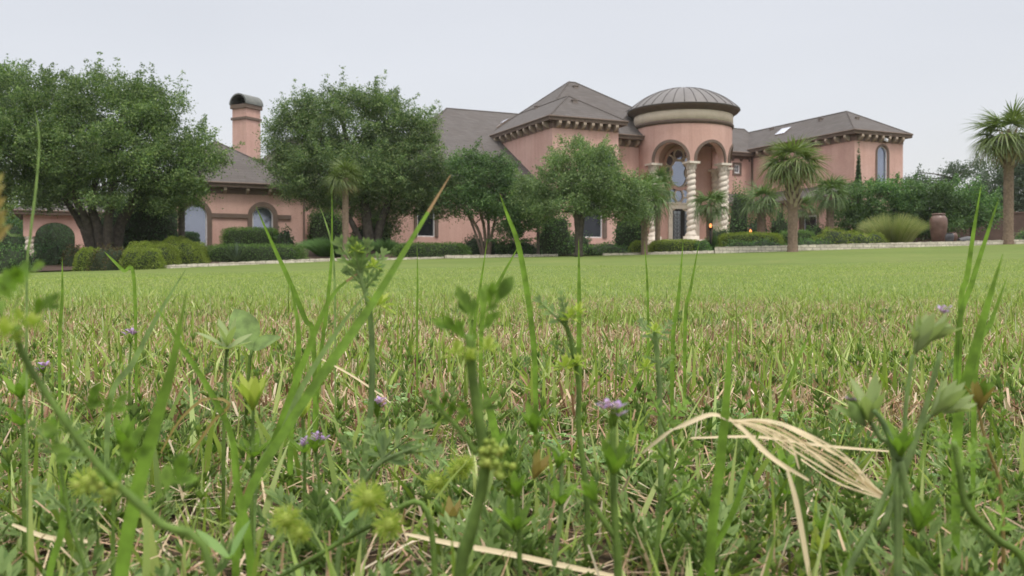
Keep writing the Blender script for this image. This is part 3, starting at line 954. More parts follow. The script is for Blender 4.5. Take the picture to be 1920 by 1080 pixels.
skylight(943, 231, mainL, 'w', .25, .55, M_sky); skylight(932, 240, mainL, 'w', .25, .4, M_vent); skylight(1467, 248, rwL, 'w', .36, .55, M_sky)
def downspout(u, w, z0, z1):
    b = MB(); b.box((u - .05, w - .05, z0), (u + .05, w + .05, z1)); b.build('downspout', M_taupe, house, smooth=False)
downspout(uof(1201, 1.9), 1.9, 2, 9.4); downspout(RU0 + OV - .06, 7.3, 6.9, 9.9); downspout(20.18, xof_left(1466, 20.18, 0) * -1, 2, 5.5)
downspout(LU1 - OV + .06, LW0 + OV - .06, 1.6, LWZ - .3); downspout(20.18, xof_left(1478, 20.18, 0) * -1, 2, 5.5)
# ------------------------------------------------------------------ trees, palms, shrubs and hedges
def unit(n):
    d = NR.normal(size=(n, 3)); return d / np.linalg.norm(d, axis=1)[:, None]

def leaf_quads(C, Dn, L, Wd):
    """Diamond leaves: centres C, direction Dn, random roll."""
    n = len(C)
    r = unit(n); sd = np.cross(Dn, r); sd /= np.linalg.norm(sd, axis=1)[:, None] + 1e-9
    L = np.broadcast_to(L, (n,))[:, None]; Wd = np.broadcast_to(Wd, (n,))[:, None]
    up = np.cross(sd, Dn)
    V = np.stack([C - Dn * L * .5, C + sd * Wd * .5 + up * Wd * .15, C + Dn * L * .5, C - sd * Wd * .5 + up * Wd * .15], 1)
    Q = np.arange(4 * n).reshape(-1, 4)
    return V.reshape(-1, 3), Q

G_TREE = leafy('tree_leaf', [(0.065, 0.117, 0.047), (0.105, 0.170, 0.064), (0.152, 0.223, 0.081), (0.233, 0.298, 0.117)], clump=.34, cscale=.55)
G_OAK = leafy('oak_leaf', [(0.070, 0.128, 0.055), (0.116, 0.184, 0.076), (0.162, 0.229, 0.096), (0.268, 0.319, 0.149)], clump=.32, cscale=.6)
G_MYRT = leafy('myrtle_leaf', [(0.060, 0.117, 0.047), (0.097, 0.170, 0.068), (0.152, 0.234, 0.085)], clump=.32, cscale=.6)
G_ELM = leafy('elm_leaf', [(0.093, 0.160, 0.068), (0.140, 0.213, 0.090), (0.198, 0.277, 0.117), (0.279, 0.351, 0.160)], clump=.2)
G_DARK = leafy('dark_leaf', [(0.032, 0.071, 0.032), (0.055, 0.111, 0.048), (0.083, 0.148, 0.063)], clump=.2)
G_SHRUB = leafy('shrub_leaf', [(0.062, 0.135, 0.052), (0.104, 0.197, 0.073), (0.166, 0.270, 0.093)], clump=.32, cscale=.6)
G_BOX = leafy('boxwood_leaf', [(0.1365, 0.1911, 0.0328), (0.2093, 0.2730, 0.0437), (0.3094, 0.3640, 0.0692)], clump=.15)
G_BOX2 = leafy('hedge_leaf', [(0.0819, 0.1547, 0.0400), (0.1183, 0.2093, 0.0546), (0.1820, 0.2730, 0.0819)], clump=.2)
G_LIME = leafy('lime_leaf', [(.10, .16, .03), (.15, .22, .045), (.20, .27, .06)], clump=.2)
G_BLUE = leafy('grey_green_leaf', [(.06, .09, .06), (.085, .12, .08), (.12, .155, .11)], clump=.2)
G_RED = leafy('rusty_leaf', [(.09, .06, .035), (.14, .09, .05), (.08, .09, .035), (.12, .12, .045)], clump=.2)
G_PALM = leafy('palm_leaf', [(0.0878, 0.1492, 0.0491), (0.1316, 0.2018, 0.0667), (0.1755, 0.2545, 0.0878)], trans=.25, rough=.4, spec=.4)
G_PALMY = leafy('sabal_leaf', [(.10, .15, .04), (.15, .20, .055), (.21, .26, .09), (.09, .13, .04)], trans=.3, rough=.42, spec=.4)
G_PALMD = leafy('dry_palm_leaf', [(0.2160, 0.1620, 0.0675), (0.2970, 0.2228, 0.0945), (0.1890, 0.1755, 0.0675)], trans=.25)
G_PAMP = leafy('fountain_grass', [(0.2025, 0.2565, 0.0878), (0.2970, 0.3375, 0.1215), (0.4320, 0.4185, 0.2025)], trans=.35)
G_MONDO = leafy('mondo_leaf', [(0.0878, 0.1755, 0.0527), (0.1229, 0.2282, 0.0702), (0.1755, 0.2896, 0.0965)], trans=.3)
M_bark = solid('bark', (.055, .045, .036), (.11, .092, .075), scale=5, rough=1, bump=.9, bscale=18)
M_barkp = solid('pale_bark', (.20, .155, .115), (.13, .098, .072), scale=5, rough=1, bump=.5, bscale=18)
M_palmt = solid('palm_trunk', (.25, .18, .13), (.15, .105, .078), scale=9, rough=1, bump=1, bscale=22)
M_boot = solid('palm_boot', (.40, .33, .25), (.28, .22, .16), scale=6, rough=1)
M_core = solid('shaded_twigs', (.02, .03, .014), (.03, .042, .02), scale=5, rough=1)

def tree(name, label, cat, Y, ells, trunks, leafm, barkm, puff=.55, leaf=.17, per=52, dens=1.0, group=None, spray=.8, spray_x=.1, limbs=26, squash=None, depthf=.85):
    """ells: (px, py, rx, ry[, dY]) ellipses of the crown in the picture at depth Y; trunks: ([(px, py, dY), ...], [radius px, ...])."""
    bx = P(trunks[0][0][0][0], 0, Y).x
    root = empty(name, (bx, Y, gz(bx, Y)), label, cat, group)
    cents = []; prs = []
    sc = Y / F
    for e in ells:
        px, py, rx, ry = e[:4]
        if squash: py = squash[0] - (squash[0] - py) * squash[1]; ry *= squash[1]
        dY = e[4] if len(e) > 4 else 0
        c = np.array(P(px, py, Y)); c[1] += dY
        a = np.array([rx * sc, max(rx, ry) * sc * depthf, ry * sc])
        n = max(6, int(dens * 1.75 * (a[0] * a[1] + a[0] * a[2] + a[1] * a[2]) / (puff * puff)))
        d = unit(n); r = .30 + .68 * NR.random(n) ** .55; r = np.where(NR.random(n) < .16, r + NR.uniform(.05, .28, n), r)
        k_ = NR.random(n) < (.30 if spray else 0); dd = d[k_] * np.array([.8, .8, .6]) + np.array([spray_x, 0, .45]) + .35 * unit(int(k_.sum()))
        for q in (.25, .5, .75, 1.0):
            cents.append(c + d[k_] * a * np.minimum(r[k_], 1.0)[:, None] + dd * (q * spray)); prs.append(np.full(int(k_.sum()), puff * (.52 - .26 * q)))
        cents.append(c + d * a * r[:, None]); prs.append(puff * NR.uniform(.55, 1.3, n) * np.where(r > .98, .62, 1))
    C = np.concatenate(cents); pr = np.concatenate(prs)
    m = (per * 1.9 * (pr / puff) ** 2).astype(int) + 8
    idx = np.repeat(np.arange(len(C)), m)
    off = NR.normal(size=(len(idx), 3)) * np.array([.58, .58, .40]) * pr[idx][:, None]
    off[:, 2] -= .10 * (off[:, 0] ** 2 + off[:, 1] ** 2) / pr[idx]
    Dn = off / (np.linalg.norm(off, axis=1)[:, None] + 1e-6) * .8 + unit(len(idx)) + np.array([.15, 0, -.15])
    Dn /= np.linalg.norm(Dn, axis=1)[:, None]
    V, Q = leaf_quads(C[idx] + off, Dn, leaf * NR.uniform(.6, 1.3, len(idx)), leaf * .5 * NR.uniform(.7, 1.2, len(idx)))
    child(quads_obj('crown', V, Q, leafm), root)
    b = MB(); tips = []
    for pts, rad in trunks:
        w3 = []
        for i, q in enumerate(pts):
            v = P(q[0], q[1], Y); v.y += q[2] if len(q) > 2 else 0
            if i == 0: v.z = gz(v.x, v.y) - .15
            w3.append(v)
        k = 4 * (len(pts) - 1)
        cv = crv(w3, k); rr = [np.interp(i / k * (len(rad) - 1), range(len(rad)), rad) * sc * (1 + .08 * math.sin(i * 2.3)) for i in range(k + 1)]
        b.tube(cv, rr, 9); tips += [cv[-1], cv[int(k * .8)], cv[int(k * .62)]]
    for i in range(limbs):
        c = Vector(C[R.randrange(len(C))]); t0 = min(tips, key=lambda q: (q - c).length + (0 if q.z < c.z else 2))
        mid = t0.lerp(c, .5) + Vector((R.uniform(-.2, .2), R.uniform(-.2, .2), R.uniform(-.05, .35)))
        r0 = R.uniform(1.2, 2.6) * sc
        b.tube(crv([t0, mid, c], 5), [r0, r0 * .85, r0 * .65, r0 * .5, r0 * .35, r0 * .2], 5)
    child(b.build('trunk', barkm), root)
    return root

tree('broad_tree', 'broad multi stemmed dark green tree shading the arched porch at the left', 'tree', 45.0,
     [(50, 205, 120, 85, -.5), (-60, 250, 110, 130, 0), (30, 150, 75, 40, 0), (205, 195, 115, 72, .5), (225, 145, 60, 30, 0), (320, 235, 66, 75, 0), (355, 285, 52, 52, .3), (120, 290, 120, 60, -1), (260, 295, 90, 55, -.8), (60, 330, 110, 40, .5),
      (170, 345, 70, 30, 1), (340, 340, 45, 38, .5), (290, 355, 40, 28, 1), (10, 120, 40, 22, 0), (120, 145, 45, 28, 0), (290, 165, 45, 38, 0), (366, 262, 30, 38, .2), (310, 310, 70, 44, -.6), (180, 270, 120, 55, -.8), (70, 260, 110, 70, -1), (262, 205, 60, 50, -.3), (358, 320, 38, 30, 0), (60, 355, 84, 24, .5), (285, 368, 46, 22, .6), (350, 340, 30, 28, 0), (225, 372, 52, 20, -1.6), (105, 365, 56, 20, -1.4), (318, 372, 34, 22, -.6)],
     [([(176, 470, 0), (160, 440, 0), (135, 400, .3), (90, 340, .5), (40, 280, 0)], [7, 6, 6, 4.5, 2.5]), ([(178, 472, .2), (165, 420, 0), (150, 370, -.4), (150, 300, -.4), (160, 220, 0)], [8, 8, 7, 5, 2.5]),
      ([(195, 472, 0), (185, 430, 0), (168, 385, .3), (180, 320, .3), (210, 220, .5)], [9, 9, 8, 5, 2.5]), ([(212, 472, .3), (215, 430, .5), (235, 380, .8), (265, 320, .6), (300, 240, .2)], [11, 11, 9, 6, 3]), ([(205, 472, -.2), (212, 420, -.5), (225, 360, -.8), (225, 290, -.5), (235, 190, 0)], [9, 8, 7, 5, 2.5])],
     G_TREE, M_bark, puff=.50, leaf=.128, per=72, dens=.92, spray=1.0, spray_x=.12, squash=(400, .92))
tree('oak_tree', 'large dense round crowned oak between the chimney and the long roof', 'tree', 51.0,
     [(660, 235, 110, 85, 0), (570, 255, 72, 85, .3), (760, 280, 80, 80, 0), (640, 320, 120, 60, -.8), (800, 330, 52, 58, .2), (545, 215, 45, 45, 0), (590, 180, 50, 30, 0), (690, 175, 75, 34, 0), (765, 225, 55, 48, 0), (730, 360, 75, 45, .5), (560, 320, 52, 38, -.2), (690, 395, 42, 32, 1), (840, 365, 35, 42, .6), (715, 425, 30, 30, 1.4), (650, 160, 30, 18, 0), (845, 310, 32, 40, .2), (700, 300, 100, 70, -.4), (615, 350, 80, 36, -.5), (520, 270, 32, 40, 0), (640, 372, 70, 26, .3), (780, 370, 50, 26, .5)],
     [([(692, 470, 0), (690, 430, 0), (680, 370, 0), (660, 300, 0), (640, 220, 0)], [11, 10, 9, 6, 3]), ([(700, 470, .3), (712, 420, .3), (735, 360, .3), (760, 290, .2)], [9, 8, 6, 3]), ([(688, 468, 0), (660, 415, -.3), (640, 380, -.4), (590, 300, 0)], [7, 5, 5, 3])],
     G_OAK, M_bark, puff=.5, leaf=.122, per=82, dens=1.15, spray=1.0, spray_x=-.05, depthf=.6, squash=(440, .915))
tree('crape_myrtle', 'crape myrtle with bare pale fanning trunks beside the big oak', 'tree', 49.5,
     [(905, 335, 62, 42, 0), (880, 300, 40, 22, 0), (870, 370, 40, 32, .3), (935, 375, 42, 36, 0), (905, 385, 45, 26, -.4), (930, 320, 40, 30, .3)],
     [([(908, 472, 0), (900, 440, 0), (888, 415, -.2), (872, 385, -.3)], [3, 3, 2.5, 1.5]), ([(912, 472, .1), (908, 430, 0), (900, 395, 0), (890, 350, 0)], [3, 3, 2.5, 1.5]), ([(915, 472, 0), (916, 430, .2), (915, 390, .2), (920, 340, .2)], [3, 3, 2.5, 1.5]), ([(916, 472, 0), (924, 430, 0), (935, 395, 0), (950, 360, 0)], [3, 2.6, 2, 1.3]), ([(906, 472, 0), (892, 440, .2), (880, 408, .3), (862, 380, .2)], [2.6, 2.2, 2, 1.3])],
     G_MYRT, M_barkp, puff=.42, leaf=.13, per=50, limbs=16, dens=1.2)
tree('leafy_tree', 'mid green single trunk tree in front of the two storey block', 'tree', 46.0,
     [(1085, 320, 68, 62, 0), (1030, 340, 52, 48, .3), (1145, 345, 52, 45, 0), (1085, 275, 52, 28, 0), (1180, 370, 32, 40, .2), (1010, 385, 38, 30, 0), (1065, 380, 60, 30, -.3), (1140, 385, 45, 24, .2), (1120, 285, 34, 25, 0), (1172, 345, 36, 36, 0), (1195, 392, 28, 30, .2), (1110, 340, 60, 50, -.3), (1000, 360, 36, 34, .2)],
     [([(1085, 472, 0), (1085, 440, 0), (1082, 405, 0), (1075, 370, 0), (1060, 310, 0)], [8, 7, 7, 5, 2.5]), ([(1086, 430, 0), (1094, 395, .2), (1110, 360, .2), (1130, 310, .1)], [5, 4.5, 3.5, 2]), ([(1084, 425, 0), (1092, 385, -.2), (1092, 330, -.2), (1090, 280, 0)], [4, 4, 3, 1.5])],
     G_ELM, M_bark, puff=.42, leaf=.115, per=64, limbs=24, dens=1.0, spray=.6, squash=(410, .90))
tree('small_tree', 'small dark tree on a thin straight trunk left of the single trunk tree', 'tree', 48.5,
     [(985, 400, 30, 28, 0), (1000, 365, 28, 26, 0), (960, 405, 26, 30, .2), (955, 440, 26, 26, .4)], [([(1009, 476, 0), (1009, 430, 0), (1008, 390, 0), (1003, 360, 0)], [3, 2.6, 2.3, 1.4])], G_MYRT, M_bark, puff=.36, leaf=.13, per=46, limbs=8, dens=1.3)
# dense row of big shrubs hiding the foot of the right wing
for i, (lab, ex, tr) in enumerate([
    ('tall dark shrub tree against the near corner of the right wing', [(1610, 365, 42, 40, 0), (1590, 395, 38, 36, -.2), (1635, 400, 36, 40, 0), (1600, 340, 30, 18, 0), (1612, 425, 30, 24, .3)], 1612),
    ('wide dark shrub tree under the upstairs arched window', [(1675, 370, 45, 42, 0), (1655, 345, 36, 24, 0), (1700, 395, 40, 42, -.2), (1690, 340, 32, 20, .2), (1680, 425, 40, 24, .4)], 1680),
    ('broad low crowned shrub tree right of the mansion', [(1745, 375, 45, 45, 0), (1740, 345, 42, 24, 0), (1775, 400, 36, 38, 0), (1770, 360, 30, 32, 0), (1740, 425, 40, 22, .4), (1715, 405, 26, 34, .2)], 1752),
    ('dark shrub tree above the brown garden wall', [(1815, 372, 38, 36, 0), (1845, 380, 34, 38, .3), (1800, 345, 30, 24, 0), (1825, 402, 36, 18, 0)], 1822)]):
    tree('shrub_tree', lab, 'tree', 57.0 + .6 * (i % 2), ex, [([(tr, 450, 0), (tr - 3, 400, 0), (tr - 6, 350, 0)], [3, 2.5, 1.2]), ([(tr + 4, 450, .2), (tr + 10, 400, .2), (tr + 18, 360, 0)], [2.5, 2, 1])],
         [G_MYRT, G_SHRUB, G_MYRT, G_SHRUB][i], M_bark, puff=.55, leaf=.17, per=56, limbs=8, dens=1.0, spray=.6, squash=(450, .86), group='dense trees along the right wing')
tree('grey_tree', 'hazy grey green tree behind the tall palm at the right edge', 'tree', 78.0, [(1880, 345, 46, 40, 0), (1850, 365, 40, 34, 0), (1915, 350, 48, 50, 0), (1900, 310, 38, 26, 0), (1940, 310, 40, 40, 0), (1850, 400, 46, 34, 0), (1920, 400, 56, 40, 0), (1985, 370, 50, 60, 0)], [([(1890, 445, 0), (1888, 380, 0), (1885, 330, 0)], [4, 3, 1.5])], G_BLUE, M_bark, puff=.7, leaf=.22, per=50, limbs=8, dens=1.0)
tree('pale_tree', 'pale feathery tree standing behind the shrub trees right of the roof', 'tree', 86.0, [(1795, 328, 30, 18, 0), (1760, 335, 30, 16, 0), (1720, 340, 26, 14, 0), (1830, 320, 26, 16, 0)], [([(1790, 440, 0), (1788, 380, 0), (1785, 335, 0)], [3, 2.5, 1.2])], G_BLUE, M_bark, puff=.55, leaf=.2, per=34, limbs=8, dens=.7)
tree('lime_tree', 'bright yellow green bushy tree beyond the porch at the left edge', 'tree', 80.0, [(10, 405, 36, 34, 0), (-40, 390, 50, 50, 0), (55, 395, 34, 24, 2), (20, 440, 40, 30, 0)], [([(10, 490, 0), (10, 440, 0), (8, 400, 0)], [4, 3, 1.5])], G_LIME, M_bark, puff=.65, leaf=.22, per=50, limbs=6, dens=1.1)

# --- palms
def frond_mesh(name, L, m, droop, nseg=32, wid=.031):
    b = MB()
    b.tube(crv([(0, 0, 0), (L * .22, 0, L * .05), (L * .48, 0, L * .02)], 4), [.022, .018, .016, .013, .01], 5)
    o = Vector((L * .48, 0, L * .02))
    for i in range(nseg):
        t = (i + .5) / nseg * 2 - 1
        a = t * math.radians(118) + R.uniform(-.06, .06)
        ll = L * (.60 - .14 * abs(t) ** 2) * R.uniform(.9, 1.08)
        d = Vector((math.cos(a), math.sin(a), .12 - .12 * abs(t) + R.uniform(-.12, .12)))
        b.lance(o, d, Vector((0, 0, 1)), ll, wid * L, 5, bend=droop * R.uniform(.4, 1.6), fold=.5, peak=.35)
    me_o = b.build(name, m)
    return me_o

def palm(label, px, pybase, pyhead, Y, rpx, crown_px, nf, leafm, name='palm', boots=0.0, dead=0, group='palms in front of the mansion', lean=0, up=75, low=-35, seed=1, trunk_mat=None):
    rr_ = random.Random(seed)
    sc = Y / F; base = P(px - lean, pybase, Y); base.z = gz(base.x, Y)
    head = P(px, pyhead, Y)
    root = empty(name, base, label, 'palm tree', group)
    b = MB(); k = 40; rr = rpx * sc
    for mi_ in (0,):
        pts = [Vector((base.x + (head.x - base.x) * (i / k) ** 1.3, Y, base.z - .1 + (head.z - base.z + .1) * i / k)) for i in range(k + 1)]
        rad = [rr * ((1.25 - .25 * min(1, i / 5)) if i < 5 else 1.0) * (1 + .06 * math.sin(i * 2.6) + (.22 if boots and i / k > 1 - boots else 0)) * (1 if i < k - 3 else .8) for i in range(k + 1)]
        b.tube(pts, rad, 12)
    child(b.build('trunk', trunk_mat or M_palmt), root)
    if boots:
        b = MB(); h0 = head.z - boots * (head.z - base.z)
        n = int(boots * 150)
        for i in range(n):
            z = h0 + (head.z - h0) * (i + .5) / n; a = i * 2.4
            c = Vector((head.x + (base.x - head.x) * 0 + math.cos(a) * rr * 1.1, Y + math.sin(a) * rr * 1.1, z))
            b.lance(c, Vector((math.cos(a) * .55, math.sin(a) * .55, 1)), Vector((math.cos(a), math.sin(a), 0)), rr * 2.0, rr * .75, 4, fold=.3, mi=0, tipw=.5, peak=.3)
        child(b.build('old_leaf_bases', M_boot), root)
    protos = [frond_mesh('frond', crown_px * sc, leafm, dr) for dr in (.42, .85)] + ([frond_mesh('frond', crown_px * sc * .85, G_PALMD, .5)] if dead else [])
    used = set()
    for i in range(nf):
        t = i / max(1, nf - 1)
        el = math.radians(up + (low - up) * t ** .85 + rr_.uniform(-8, 8)); az = i * 2.399 + rr_.uniform(-.25, .25)
        pi = 0 if t < .45 else 1
        if dead and i >= nf - dead: pi = 2; 
        p = protos[pi]
        if pi in used:
            p = p.copy(); COL.objects.link(p)
        used.add(pi)
        p.parent = root
        p.location = head - base + Vector((0, 0, rr_.uniform(-.1, .12)))
        p.rotation_euler = (rr_.uniform(-.25, .25), -el, az)
        s_ = rr_.uniform(.85, 1.1); p.scale = (s_,) * 3
    for i, p in enumerate(protos):
        if i not in used: bpy.data.objects.remove(p)
    return root
palm('tallest sabal palm with a stout trunk at the right edge', 1890, 447, 255, 50, 9, 73, 36, G_PALMY, 'sabal_palm', boots=.30, dead=7, up=62, low=-50, seed=3)
palm('sabal palm with a thick two tone trunk before the right wing', 1486, 450, 312, 48, 9, 64, 32, G_PALMY, 'sabal_palm', boots=.50, dead=3, up=58, low=-30, seed=5)
palm('short green palm whose fronds cross the right hand twisted columns', 1330, 450, 385, 53, 6, 44, 20, G_PALM, 'fan_palm', up=70, low=-35, seed=8)
palm('tall fan palm left of the front door with two close trunks of green fronds', 1208, 455, 372, 49, 6, 52, 24, G_PALM, 'fan_palm', up=78, low=-45, seed=9)
palm('fan palm just left of the entrance column, crown against the pink drum wall', 1233, 452, 352, 51, 5, 40, 20, G_PALM, 'fan_palm', up=78, low=-40, seed=10)
palm('stocky fan palm between the entrance columns and the tall two tone palm', 1427, 448, 378, 55, 8, 44, 22, G_PALM, 'fan_palm', up=70, low=-35, seed=11)
palm('small fan palm behind the two tone trunk', 1503, 446, 392, 58, 5, 36, 18, G_PALM, 'fan_palm', up=70, low=-30, seed=12)
palm('fan palm beside the low window of the right wing', 1556, 448, 366, 55, 7, 44, 24, G_PALM, 'fan_palm', up=72, low=-42, seed=13)
palm('slim fan palm under the crown of the big oak', 648, 460, 335, 47.0, 6, 42, 24, G_PALMY, 'fan_palm', up=74, low=-50, seed=14, dead=3)
palm('thin dark palm trunk beside the tall arched window at the left', 341, 470, 352, 47, 6, 46, 16, G_TREE, 'fan_palm', up=60, low=-50, seed=15, trunk_mat=M_bark)

# --- clipped and loose shrubs
def shrub(name, label, cat, px0, px1, pyt, Y, leafm, depth=None, e=2.6, leaf=.075, dens=300, lump=.085, group=None, rough_out=.06, pyb=None, per=1.0):
    sc = Y / F; a = (px1 - px0) / 2 * sc; c = P((px0 + px1) / 2, pyt, Y)
    d = depth if depth else max(.6, a * .8)
    zb = gz(c.x, Y) - .1 if pyb is None else P(0, pyb, Y).z
    h = c.z - zb
    root = empty(name, (c.x, Y, zb + .1), label, cat, group)
    ph = NR.uniform(0, 6, 6)
    def rad(D):
        q = (np.abs(D[:, 0] / a) ** e + np.abs(D[:, 1] / d) ** e + np.abs(D[:, 2] / (h * (1 if e < 3 else 1))) ** e) ** (-1 / e)
        w = 1 + lump * (np.sin(D[:, 0] / a * 7 + ph[0]) * np.sin(D[:, 2] / h * 5 + ph[1]) + .7 * np.sin(D[:, 1] / d * 6 + ph[2]) * np.sin(D[:, 0] / a * 13 + ph[3]))
        return q * w
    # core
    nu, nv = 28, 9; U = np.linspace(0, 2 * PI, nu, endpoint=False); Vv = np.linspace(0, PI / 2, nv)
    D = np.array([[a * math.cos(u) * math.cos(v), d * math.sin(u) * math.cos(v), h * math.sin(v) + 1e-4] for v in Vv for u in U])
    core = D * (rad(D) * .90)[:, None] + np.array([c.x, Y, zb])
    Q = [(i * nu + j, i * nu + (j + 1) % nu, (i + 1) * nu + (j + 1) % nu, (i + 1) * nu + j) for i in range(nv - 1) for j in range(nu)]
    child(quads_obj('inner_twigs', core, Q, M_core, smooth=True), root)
    area = 2 * (a * h + d * h) * 2 + 4 * a * d
    n = int(min(26000, area * dens * per / (leaf / .075) ** 2))
    D = unit(n) * np.array([a, d, h]); D[:, 2] = np.abs(D[:, 2])
    if e > 3:   # boxy hedges: sample the faces evenly
        D = NR.uniform(-1, 1, (n, 3)) * np.array([a, d, h]); D[:, 2] = np.abs(D[:, 2])
    r = rad(D); pos = D * (r * (1 - rough_out * 1.2 + rough_out * 2 * NR.random(n) ** 1.5))[:, None]
    nrm = pos / np.array([a, d, h]) ** 2; nrm /= np.linalg.norm(nrm, axis=1)[:, None] + 1e-9
    Dn = nrm * .7 + unit(n) * .9 + np.array([0, 0, .25]); Dn /= np.linalg.norm(Dn, axis=1)[:, None]
    Vq, Qq = leaf_quads(pos + np.array([c.x, Y, zb]), Dn, leaf * NR.uniform(.7, 1.4, n), leaf * .55 * NR.uniform(.8, 1.2, n))
    child(quads_obj('foliage', Vq, Qq, leafm), root)
    return root
GB = 'lime green clipped boxwood mounds'
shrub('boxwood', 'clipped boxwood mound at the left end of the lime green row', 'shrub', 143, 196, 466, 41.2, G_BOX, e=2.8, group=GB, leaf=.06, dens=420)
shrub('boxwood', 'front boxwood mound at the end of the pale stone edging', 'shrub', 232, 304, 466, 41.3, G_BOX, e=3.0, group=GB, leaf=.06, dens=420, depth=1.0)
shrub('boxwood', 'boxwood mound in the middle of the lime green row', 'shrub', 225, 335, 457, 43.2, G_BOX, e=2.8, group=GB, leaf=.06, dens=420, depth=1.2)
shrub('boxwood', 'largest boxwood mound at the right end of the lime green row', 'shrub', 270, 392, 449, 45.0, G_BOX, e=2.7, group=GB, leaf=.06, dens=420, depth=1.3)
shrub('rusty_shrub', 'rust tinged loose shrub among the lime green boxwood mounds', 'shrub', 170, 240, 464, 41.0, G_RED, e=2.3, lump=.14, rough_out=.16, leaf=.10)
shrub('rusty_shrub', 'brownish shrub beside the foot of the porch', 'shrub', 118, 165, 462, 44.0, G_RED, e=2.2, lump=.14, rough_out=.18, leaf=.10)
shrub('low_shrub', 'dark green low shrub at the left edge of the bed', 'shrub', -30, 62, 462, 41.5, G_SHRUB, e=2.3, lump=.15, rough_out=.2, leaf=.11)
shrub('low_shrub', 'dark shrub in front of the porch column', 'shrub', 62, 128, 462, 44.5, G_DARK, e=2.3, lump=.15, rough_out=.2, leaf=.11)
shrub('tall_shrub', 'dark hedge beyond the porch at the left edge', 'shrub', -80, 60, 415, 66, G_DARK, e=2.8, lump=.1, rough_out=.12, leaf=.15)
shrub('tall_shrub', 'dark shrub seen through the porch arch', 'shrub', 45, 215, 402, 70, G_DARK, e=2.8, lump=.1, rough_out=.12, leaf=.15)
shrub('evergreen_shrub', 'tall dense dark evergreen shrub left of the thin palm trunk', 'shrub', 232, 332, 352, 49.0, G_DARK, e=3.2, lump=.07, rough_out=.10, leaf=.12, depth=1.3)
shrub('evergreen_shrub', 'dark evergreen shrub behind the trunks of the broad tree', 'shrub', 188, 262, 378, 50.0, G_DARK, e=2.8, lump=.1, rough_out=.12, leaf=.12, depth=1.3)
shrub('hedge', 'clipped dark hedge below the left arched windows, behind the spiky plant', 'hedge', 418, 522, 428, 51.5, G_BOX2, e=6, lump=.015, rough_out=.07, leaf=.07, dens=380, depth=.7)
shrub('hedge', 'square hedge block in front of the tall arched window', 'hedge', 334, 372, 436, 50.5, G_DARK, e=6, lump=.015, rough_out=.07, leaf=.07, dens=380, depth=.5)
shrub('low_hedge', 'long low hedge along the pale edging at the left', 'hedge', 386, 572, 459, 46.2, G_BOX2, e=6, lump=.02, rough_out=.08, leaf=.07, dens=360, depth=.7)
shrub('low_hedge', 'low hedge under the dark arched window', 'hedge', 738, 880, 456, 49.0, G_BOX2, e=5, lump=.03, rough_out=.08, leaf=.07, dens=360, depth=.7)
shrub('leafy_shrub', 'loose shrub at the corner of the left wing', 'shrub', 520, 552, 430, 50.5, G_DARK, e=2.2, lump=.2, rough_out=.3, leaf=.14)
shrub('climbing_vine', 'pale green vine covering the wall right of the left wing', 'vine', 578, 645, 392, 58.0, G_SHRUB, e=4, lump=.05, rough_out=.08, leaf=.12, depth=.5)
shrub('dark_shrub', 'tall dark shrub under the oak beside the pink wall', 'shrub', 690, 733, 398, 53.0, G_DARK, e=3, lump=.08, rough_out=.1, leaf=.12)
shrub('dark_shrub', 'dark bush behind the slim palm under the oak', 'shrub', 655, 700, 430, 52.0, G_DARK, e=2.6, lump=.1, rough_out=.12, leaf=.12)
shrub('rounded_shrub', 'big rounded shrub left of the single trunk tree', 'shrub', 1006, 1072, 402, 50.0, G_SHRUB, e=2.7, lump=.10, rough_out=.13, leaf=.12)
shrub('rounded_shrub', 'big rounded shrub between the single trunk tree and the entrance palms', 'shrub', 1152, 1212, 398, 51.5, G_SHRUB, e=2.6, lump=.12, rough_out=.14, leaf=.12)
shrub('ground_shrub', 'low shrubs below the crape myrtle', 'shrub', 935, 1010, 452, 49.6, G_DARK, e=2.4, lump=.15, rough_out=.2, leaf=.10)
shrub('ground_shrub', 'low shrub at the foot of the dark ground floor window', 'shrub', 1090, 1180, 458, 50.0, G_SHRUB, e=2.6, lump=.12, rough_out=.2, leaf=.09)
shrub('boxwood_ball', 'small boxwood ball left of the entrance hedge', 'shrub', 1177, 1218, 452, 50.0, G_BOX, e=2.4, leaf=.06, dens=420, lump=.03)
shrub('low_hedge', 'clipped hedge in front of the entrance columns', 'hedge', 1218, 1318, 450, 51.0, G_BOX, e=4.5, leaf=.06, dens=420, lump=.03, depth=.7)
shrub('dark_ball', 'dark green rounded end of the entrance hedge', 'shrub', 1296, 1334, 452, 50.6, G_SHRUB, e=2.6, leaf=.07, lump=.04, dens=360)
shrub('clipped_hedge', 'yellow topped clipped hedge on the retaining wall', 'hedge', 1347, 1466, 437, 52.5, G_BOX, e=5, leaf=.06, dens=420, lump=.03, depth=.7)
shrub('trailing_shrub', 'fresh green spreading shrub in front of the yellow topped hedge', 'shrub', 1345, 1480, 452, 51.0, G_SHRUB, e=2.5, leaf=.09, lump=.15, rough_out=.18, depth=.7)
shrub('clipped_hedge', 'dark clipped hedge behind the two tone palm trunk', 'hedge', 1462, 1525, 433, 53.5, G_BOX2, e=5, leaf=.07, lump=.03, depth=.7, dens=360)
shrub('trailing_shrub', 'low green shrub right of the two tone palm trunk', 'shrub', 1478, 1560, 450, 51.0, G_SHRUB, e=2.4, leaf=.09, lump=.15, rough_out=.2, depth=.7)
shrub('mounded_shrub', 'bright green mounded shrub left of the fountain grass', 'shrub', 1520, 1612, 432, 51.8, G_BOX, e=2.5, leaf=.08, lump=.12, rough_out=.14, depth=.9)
shrub('mounded_shrub', 'bright green shrub at the foot of the fountain grass', 'shrub', 1585, 1662, 438, 51.2, G_BOX, e=2.6, leaf=.08, lump=.12, rough_out=.14, depth=.8)
